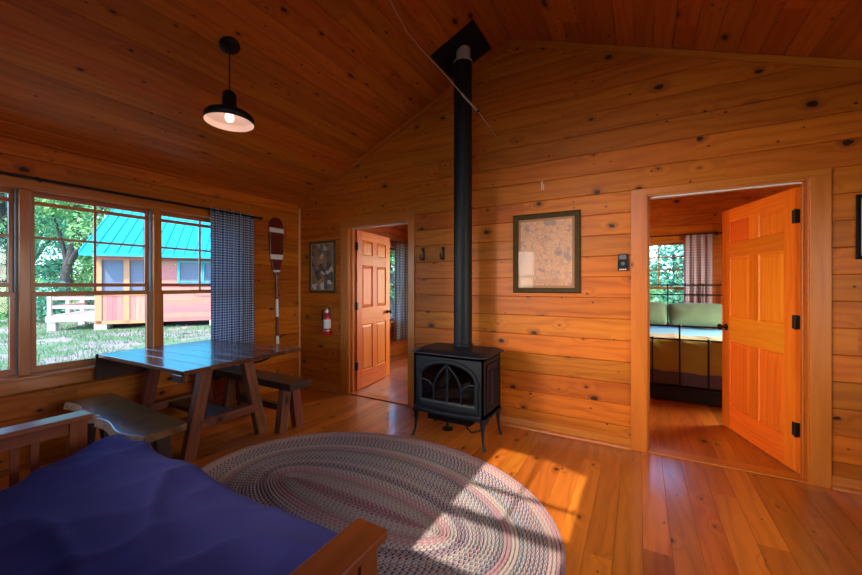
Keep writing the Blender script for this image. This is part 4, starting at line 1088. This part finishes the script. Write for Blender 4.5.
# neighbouring cabin
w_ = Vector((.590, .807, 0)); n_ = Vector((-.807, .590, 0)); P0 = Vector((-15.6, 5.0, 0))
cab = empty('cabin', P0, 'neighbouring reddish wooden cabin with bright teal metal roof outside the window', 'cabin')
T = Matrix(((w_[0], n_[0], 0, P0[0]), (w_[1], n_[1], 0, P0[1]), (0, 0, 1, 0), (0, 0, 0, 1)))
side = wood('pinkish cabin siding', (.62, .235, .15), (.52, .18, .11), knot=.0, rough=.7, coat=0, tint=.25, freq=20)
M['cabtrim'] = plain('orange cabin trim', (.62, .25, .10), .6); M['screen'] = plain('grey insect screen', (.14, .155, .20), .6); M['block'] = plain('pale concrete', (.62, .52, .48), .9)
M['deckwood'] = plain('weathered pinkish deck', (.55, .40, .35), .8, var=.2)
LEN, DEP, EZ = 7.5, 5.0, 2.40
mb = MB()
z = .05
while z < EZ:
    mb.box(1.58, LEN, 0, .03, z, min(z + .148, EZ), T, 0, (rnd(), rnd())); mb.box(LEN - .03, LEN, 0, DEP, z, min(z + .148, EZ), T, 1); mb.box(0, LEN, DEP - .03, DEP, z, min(z + .148, EZ), T, 0); mb.box(0, .03, .03, DEP, z, min(z + .148, EZ), T, 1); z += .15
for i in range(12):
    mb.box(.06 + i * .125, .06 + i * .125 + .122, .0, .03, .05, 1.0, T, 2, (rnd(), rnd()))
mb.box(0, LEN, .0, .05, EZ - .22, EZ, T, 0)
mb.build('wall', side, cab)
mb = MB()
for x0, x1 in ((-.02, .16), (.74, .90), (1.46, 1.62)): mb.box(x0, x1, -.02, .08, .05, EZ - .2, T, 2)
mb.box(0, 1.6, -.03, .06, .98, 1.05, T, 0); mb.box(0, 1.6, -.02, .05, .03, .14, T, 0)
mb.build('porch_post', M['cabtrim'], cab)
for x0, x1 in ((.16, .74), (.90, 1.46)):
    mb = MB(); mb.box(x0, x1, .035, .045, 1.05, EZ - .2, T); mb.build('screen', M['screen'], cab)
mb = MB(); RZ = 4.36; ov = .25
for sgn in (-1, 1):
    ye = -.5 if sgn < 0 else DEP + .5
    pts = [(-ov, ye, EZ - .03), (LEN + ov, ye, EZ - .03), (LEN + ov, DEP / 2, RZ), (-ov, DEP / 2, RZ)]
    mb.face([T @ Vector(p) for p in pts]); mb.face([T @ Vector((p[0], p[1], p[2] - .10)) for p in pts])
    for i in range(4): j = (i + 1) % 4; mb.face([T @ Vector(pts[i]), T @ Vector(pts[j]), T @ Vector((pts[j][0], pts[j][1], pts[j][2] - .1)), T @ Vector((pts[i][0], pts[i][1], pts[i][2] - .1))])
    for i in range(27):
        x = -ov + i * (LEN + 2 * ov) / 26; mb.beam(T @ Vector((x, ye, EZ - .02)), T @ Vector((x, DEP / 2, RZ + .01)), .03, .04)
tealroof = plain('bright teal metal roof', (.006, .33, .36), .4, .1)
mb.build('roof', tealroof, cab)
for x in (0, LEN - .03):
    mb = MB(); mb.face([T @ Vector(p) for p in ((x + .01, .02, EZ), (x + .01, DEP, EZ), (x + .01, DEP / 2, RZ - .1))])
    mb.build('gable', side, cab)
mb = MB(); mb.box(2.30, 3.75, -.03, .035, 1.38, 2.16, T); mb.build('window', M['screen'], cab)
M['tealtrim'] = plain('teal window trim', (.05, .36, .38), .5)
mb = MB()
for a, b, c, d in ((2.26, 2.34, 1.33, 2.2), (3.02, 3.08, 1.33, 2.2), (3.72, 3.80, 1.33, 2.2), (2.26, 3.80, 1.33, 1.40), (2.26, 3.80, 2.14, 2.2)): mb.box(a, b, -.05, .03, c, d, T)
for a, b in ((2.34, 3.02), (3.08, 3.72)):
    mb.beam(T @ Vector((a, -.04, 2.14)), T @ Vector((a, -.34, 1.45)), .03, .03); mb.beam(T @ Vector((b, -.04, 2.14)), T @ Vector((b, -.34, 1.45)), .03, .03); mb.beam(T @ Vector((a, -.34, 1.45)), T @ Vector((b, -.34, 1.45)), .03, .03)
mb.build('awning_sash', M['tealtrim'], cab)
for x in (.12, 1.6, 3.4, 5.2, 7.2):
    mb = MB(); mb.box(x - .16, x + .16, .0, .35, GZ, .05, T); mb.build('foundation_block', M['block'], cab)
mb = MB(); mb.box(.3, LEN - .2, .5, .6, GZ, .05, T); mb.build('underside_shade', M['dark'], cab)  # dark strip behind the blocks, put in as shade under the cabin
# porch deck to the left of the cabin
dk = empty('deck', P0 - w_ * 1.2, 'pale timber deck with railing at the left end of the neighbouring cabin', 'deck')
mb = MB()
for i in range(12): mb.box(-1.22, -.02, .1 + i * .2, .1 + i * .2 + .19, .32, .36, T, 0)
mb.box(-1.24, .0, .06, .10, .14, .34, T, 0); mb.box(-1.26, -1.22, .06, 2.5, .14, .34, T, 1); mb.build('decking', M['deckwood'], dk)
for x, y in ((-1.18, .12), (-1.18, 1.3), (-1.18, 2.4), (-.55, 2.4)):
    mb = MB(); mb.box(x - .05, x + .05, y - .05, y + .05, .36, .98, T, 2); mb.build('post', M['deckwood'], dk)
for z in (.62, .90):
    mb = MB(); mb.box(-1.2, -.02, .09, .14, z - .05, z + .05, T, 0); mb.box(-1.2, -1.15, .12, 2.4, z - .05, z + .05, T, 1); mb.build('rail', M['deckwood'], dk)
for x, y in ((-1.14, .2), (-1.14, 2.3)):
    mb = MB(); mb.box(x - .1, x + .1, y - .1, y + .1, GZ, .14, T); mb.build('block', M['block'], dk)

# trees
M['trunk'] = plain('tree bark', (.075, .06, .05), .95, var=.5, scale=14, bump=.5)
LM = [leafmat('fresh green leaves', [(.07, .26, .12), (.22, .46, .14), (.48, .64, .26)]), leafmat('blue green leaves', [(.04, .22, .15), (.12, .38, .22), (.32, .58, .34)]), leafmat('dark conifer needles', [(.02, .08, .03), (.05, .15, .05), (.10, .24, .09)])]
def tree(name, x, y, h, rad, seed, mat, label, nleaf=2600, ls=.16, low=.25, blobs=16, lean=(0, 0), group='trees in the yard', cat='tree', curve=None):
    rr = random.Random(seed); root = empty(name, (x, y, GZ), label, cat, group)
    top = Vector((x + lean[0], y + lean[1], GZ + h * .85))
    mb = MB(); base_ = Vector((x, y, GZ - .1)); tr = rad * .085 + .05
    trunk = [base_.lerp(top, i / 6) + Vector((rr.uniform(-.1, .1), rr.uniform(-.1, .1), 0)) * (i / 6) * rad * .4 for i in range(7)]
    if cat == 'tree':
        mb.tube(trunk, [tr * (1 - .13 * i) for i in range(7)], 10); mb.build('trunk', M['trunk'], root, smooth=60)
    cs = []
    for b in range(blobs):
        t = low + (1 - low) * rr.random(); a = rr.random() * 6.283; rd = rad * (.25 + .75 * rr.random()) * (1.1 - .75 * abs(t - .5) * 1.6 if mat < 2 else 1.15 - t)
        c = Vector((x + lean[0] * t + math.cos(a) * rd * .75, y + lean[1] * t + math.sin(a) * rd * .75, GZ + h * t)); cs.append((c, rad * rr.uniform(.28, .5)))
        if cat == 'tree' and b < 7:
            mb = MB(); s0 = trunk[min(6, max(1, int(t * 5)))]; mb.tube([s0, s0.lerp(c, .5) + Vector((0, 0, .12 * rad)), c], [tr * .45, tr * .28, tr * .1], 7); mb.build('branch', M['trunk'], root, smooth=60)
    mb = MB()
    for i in range(nleaf):
        c, r0 = rr.choice(cs); v = Vector((rr.gauss(0, 1), rr.gauss(0, 1), rr.gauss(0, .8))).normalized() * r0 * rr.random() ** .4
        p = c + v; n = (v.normalized() + Vector((rr.uniform(-1, 1), rr.uniform(-1, 1), rr.uniform(-.3, 1.2)))).normalized()
        a = n.orthogonal().normalized(); b = n.cross(a); an = rr.random() * 6.28; a, b = a * math.cos(an) + b * math.sin(an), b * math.cos(an) - a * math.sin(an)
        s = ls * rr.uniform(.6, 1.3)
        mb.face([p - a * s, p - b * s * .45 + n * s * .1, p + a * s, p + b * s * .45 + n * s * .1], [(0, 0)] * 4, (min(.999, max(0, rr.gauss(.5, .25))), 0))
    mb.build('foliage', LM[mat], root, weld=False)
def polar(px, d): u = (px - 431) / 366; return (d * (F_[0] + u * R_[0]), d * (F_[1] + u * R_[1]))
x, y = polar(58, 17.5); tree('leafy_tree', x, y, 8.5, 2.6, 1, 0, 'broadleaf tree with dark curving trunk behind the timber deck', 9000, .095, lean=(1.0, .8))
x, y = polar(28, 20); tree('leafy_tree', x, y, 9, 3.0, 2, 1, 'blue-green tree seen between the left and middle window sashes', 8000, .105)
x, y = polar(88, 24); tree('leafy_tree', x, y, 10, 3.2, 3, 0, 'tall pale green tree rising behind the teal roof edge', 8000, .12)
x, y = polar(4, 17); tree('leafy_tree', x, y, 7.5, 2.4, 4, 1, 'leafy tree in the leftmost window pane', 8000, .09)
x, y = polar(-40, 22); tree('leafy_tree', x, y, 9, 3.0, 5, 0, 'tree just past the left edge of the window view', 1800, .22)
x, y = polar(66, 34); tree('conifer', x, y, 11, 2.8, 6, 2, 'dark conifer far behind the timber deck', 2400, .25, low=.1)
x, y = polar(18, 33); tree('conifer', x, y, 12, 3.0, 7, 2, 'dark conifer far beyond the left window sash', 2400, .25, low=.1)
x, y = polar(46, 14.6); tree('bush', x, y, 1.5, 1.1, 8, 1, 'leafy bush left of the timber deck', 1300, .09, low=.15, cat='bush', group='bushes in the yard')
x, y = polar(10, 14.5); tree('bush', x, y, 1.7, 1.4, 9, 0, 'leafy bush in the leftmost window pane', 1400, .10, low=.1, cat='bush', group='bushes in the yard')
x, y = polar(75, 19); tree('bush', x, y, 1.8, 1.5, 10, 0, 'leafy bush behind the deck railing', 1400, .10, low=.1, cat='bush', group='bushes in the yard')
tree('leafy_tree', -9.2, 12.6, 3.6, 2.0, 11, 0, 'low tree outside the window of the left bedroom', 6000, .09)
tree('leafy_tree', 1.0, 14.5, 3.0, 1.7, 12, 1, 'blue-green tree outside the window behind the iron bed', 7000, .085, low=.1, blobs=22)
tree('leafy_tree', -.9, 19, 3.6, 2.2, 13, 0, 'pale green tree farther off behind the iron bed window', 7000, .10, low=.1, blobs=22)
tree('conifer', 2.9, 21, 4.2, 1.8, 14, 2, 'dark conifer behind the mauve curtain window', 2200, .22, low=.08)
tree('bush', .1, 12.6, 1.5, .8, 15, 0, 'leafy bush low outside the window behind the iron bed', 1000, .08, low=.2, cat='bush', group='bushes in the yard')
# unseen panel added outside the rear wall to keep sun off its lower window
mb = MB(); mb.face([(-4.6, YR - .16, 2.50), (-1.45, YR - .16, 2.50), (-1.45, -2.7, 2.25), (-4.6, -2.7, 2.25)]); mb.face([(-4.6, YR - .16, 2.56), (-1.45, YR - .16, 2.56), (-1.45, -2.7, 2.31), (-4.6, -2.7, 2.31)])
tag(mb.build('rear_sun_shade', tealroof), kind='structure')

# ------------------------------------------------------------------ light
W = bpy.data.worlds.new('sky'); sc.world = W; W.use_nodes = True; nt = W.node_tree; nt.nodes.clear()
sky = nt.nodes.new('ShaderNodeTexSky'); sky.sky_type = 'NISHITA'; sky.sun_disc = False; sky.sun_elevation = math.radians(45); sky.sun_rotation = math.radians(180)
sky.air_density = 1.; sky.dust_density = .6; sky.ozone_density = 2.
bg = nt.nodes.new('ShaderNodeBackground'); bg.inputs[1].default_value = .95
ow = nt.nodes.new('ShaderNodeOutputWorld'); tn = nt.nodes.new('ShaderNodeMix'); tn.data_type = 'RGBA'; tn.blend_type = 'MULTIPLY'; tn.inputs[0].default_value = 1; tn.inputs[7].default_value = (.70, .98, 1.22, 1); nt.links.new(sky.outputs[0], tn.inputs[6]); nt.links.new(tn.outputs[2], bg.inputs[0]); nt.links.new(bg.outputs[0], ow.inputs[0])
S = bpy.data.lights.new('sun', 'SUN'); S.energy = 8.5; S.angle = math.radians(.6); S.color = (1, .93, .84)
so = bpy.data.objects.new('sun', S); col.objects.link(so)
so.rotation_euler = Vector((.0, 1., -.92)).to_track_quat('-Z', 'Y').to_euler()
def window_fill(name, loc, to, sx, sy, e, c=(1., .88, .74), spread=180):  # aimed area lamps added outside the windows to brighten the rooms
    L = bpy.data.lights.new(name, 'AREA'); L.shape = 'RECTANGLE'; L.size = sx; L.size_y = sy; L.energy = e; L.color = c; L.spread = math.radians(spread)
    o = bpy.data.objects.new(name, L); col.objects.link(o); o.location = loc
    o.rotation_euler = (Vector(to) - Vector(loc)).to_track_quat('-Z', 'Y').to_euler(); return o
WARM = (1., .84, .64)
window_fill('fill_right', (XR + .2, .80, 1.40), (-.6, 3.2, .7), .9, 1.3, 10, WARM, 75)
window_fill('fill_right', (XR + .2, 1.90, 1.40), (-2.6, 2.6, .3), .9, 1.3, 13, WARM, 75)
window_fill('fill_rear', (-2.35, YR - .25, 1.52), (.5, 3.5, .85), 1.2, 1.1, 27, WARM, 48)
window_fill('fill_gable', (-.65, YR - .25, 2.56), (0, 2.8, .4), .8, 1.2, 5, WARM, 60)
window_fill('fill_bedroom', (XR + .2, 5.65, 1.4), (-1, 5.0, .5), 1.2, 1.3, 140, (1, .88, .74), 120)  # bedroom fills, added lamps out of view
window_fill('fill_left_bedroom', (-1.9, YF + .2, 1.35), (-3, 4, .6), .9, 1.3, 55, (1, .82, .60), 100)

# ------------------------------------------------------------------ camera
cam = bpy.data.cameras.new('camera'); co = bpy.data.objects.new('camera', cam); col.objects.link(co)
cam.sensor_width = 36; cam.lens = 36 * 366 / 862; cam.clip_start = .02; cam.shift_y = -2.5 / 862
th = math.atan2(640 - 431, 366)
co.location = (0, 0, 1.335); co.rotation_euler = (PI / 2, 0, th)
sc.camera = co
sc.view_settings.view_transform = 'Standard'; sc.view_settings.look = 'None'; sc.view_settings.gamma = 1; sc.view_settings.exposure = 0.
sc.cycles.use_denoising = True
sc.cycles.max_bounces = 8; sc.cycles.transparent_max_bounces = 16
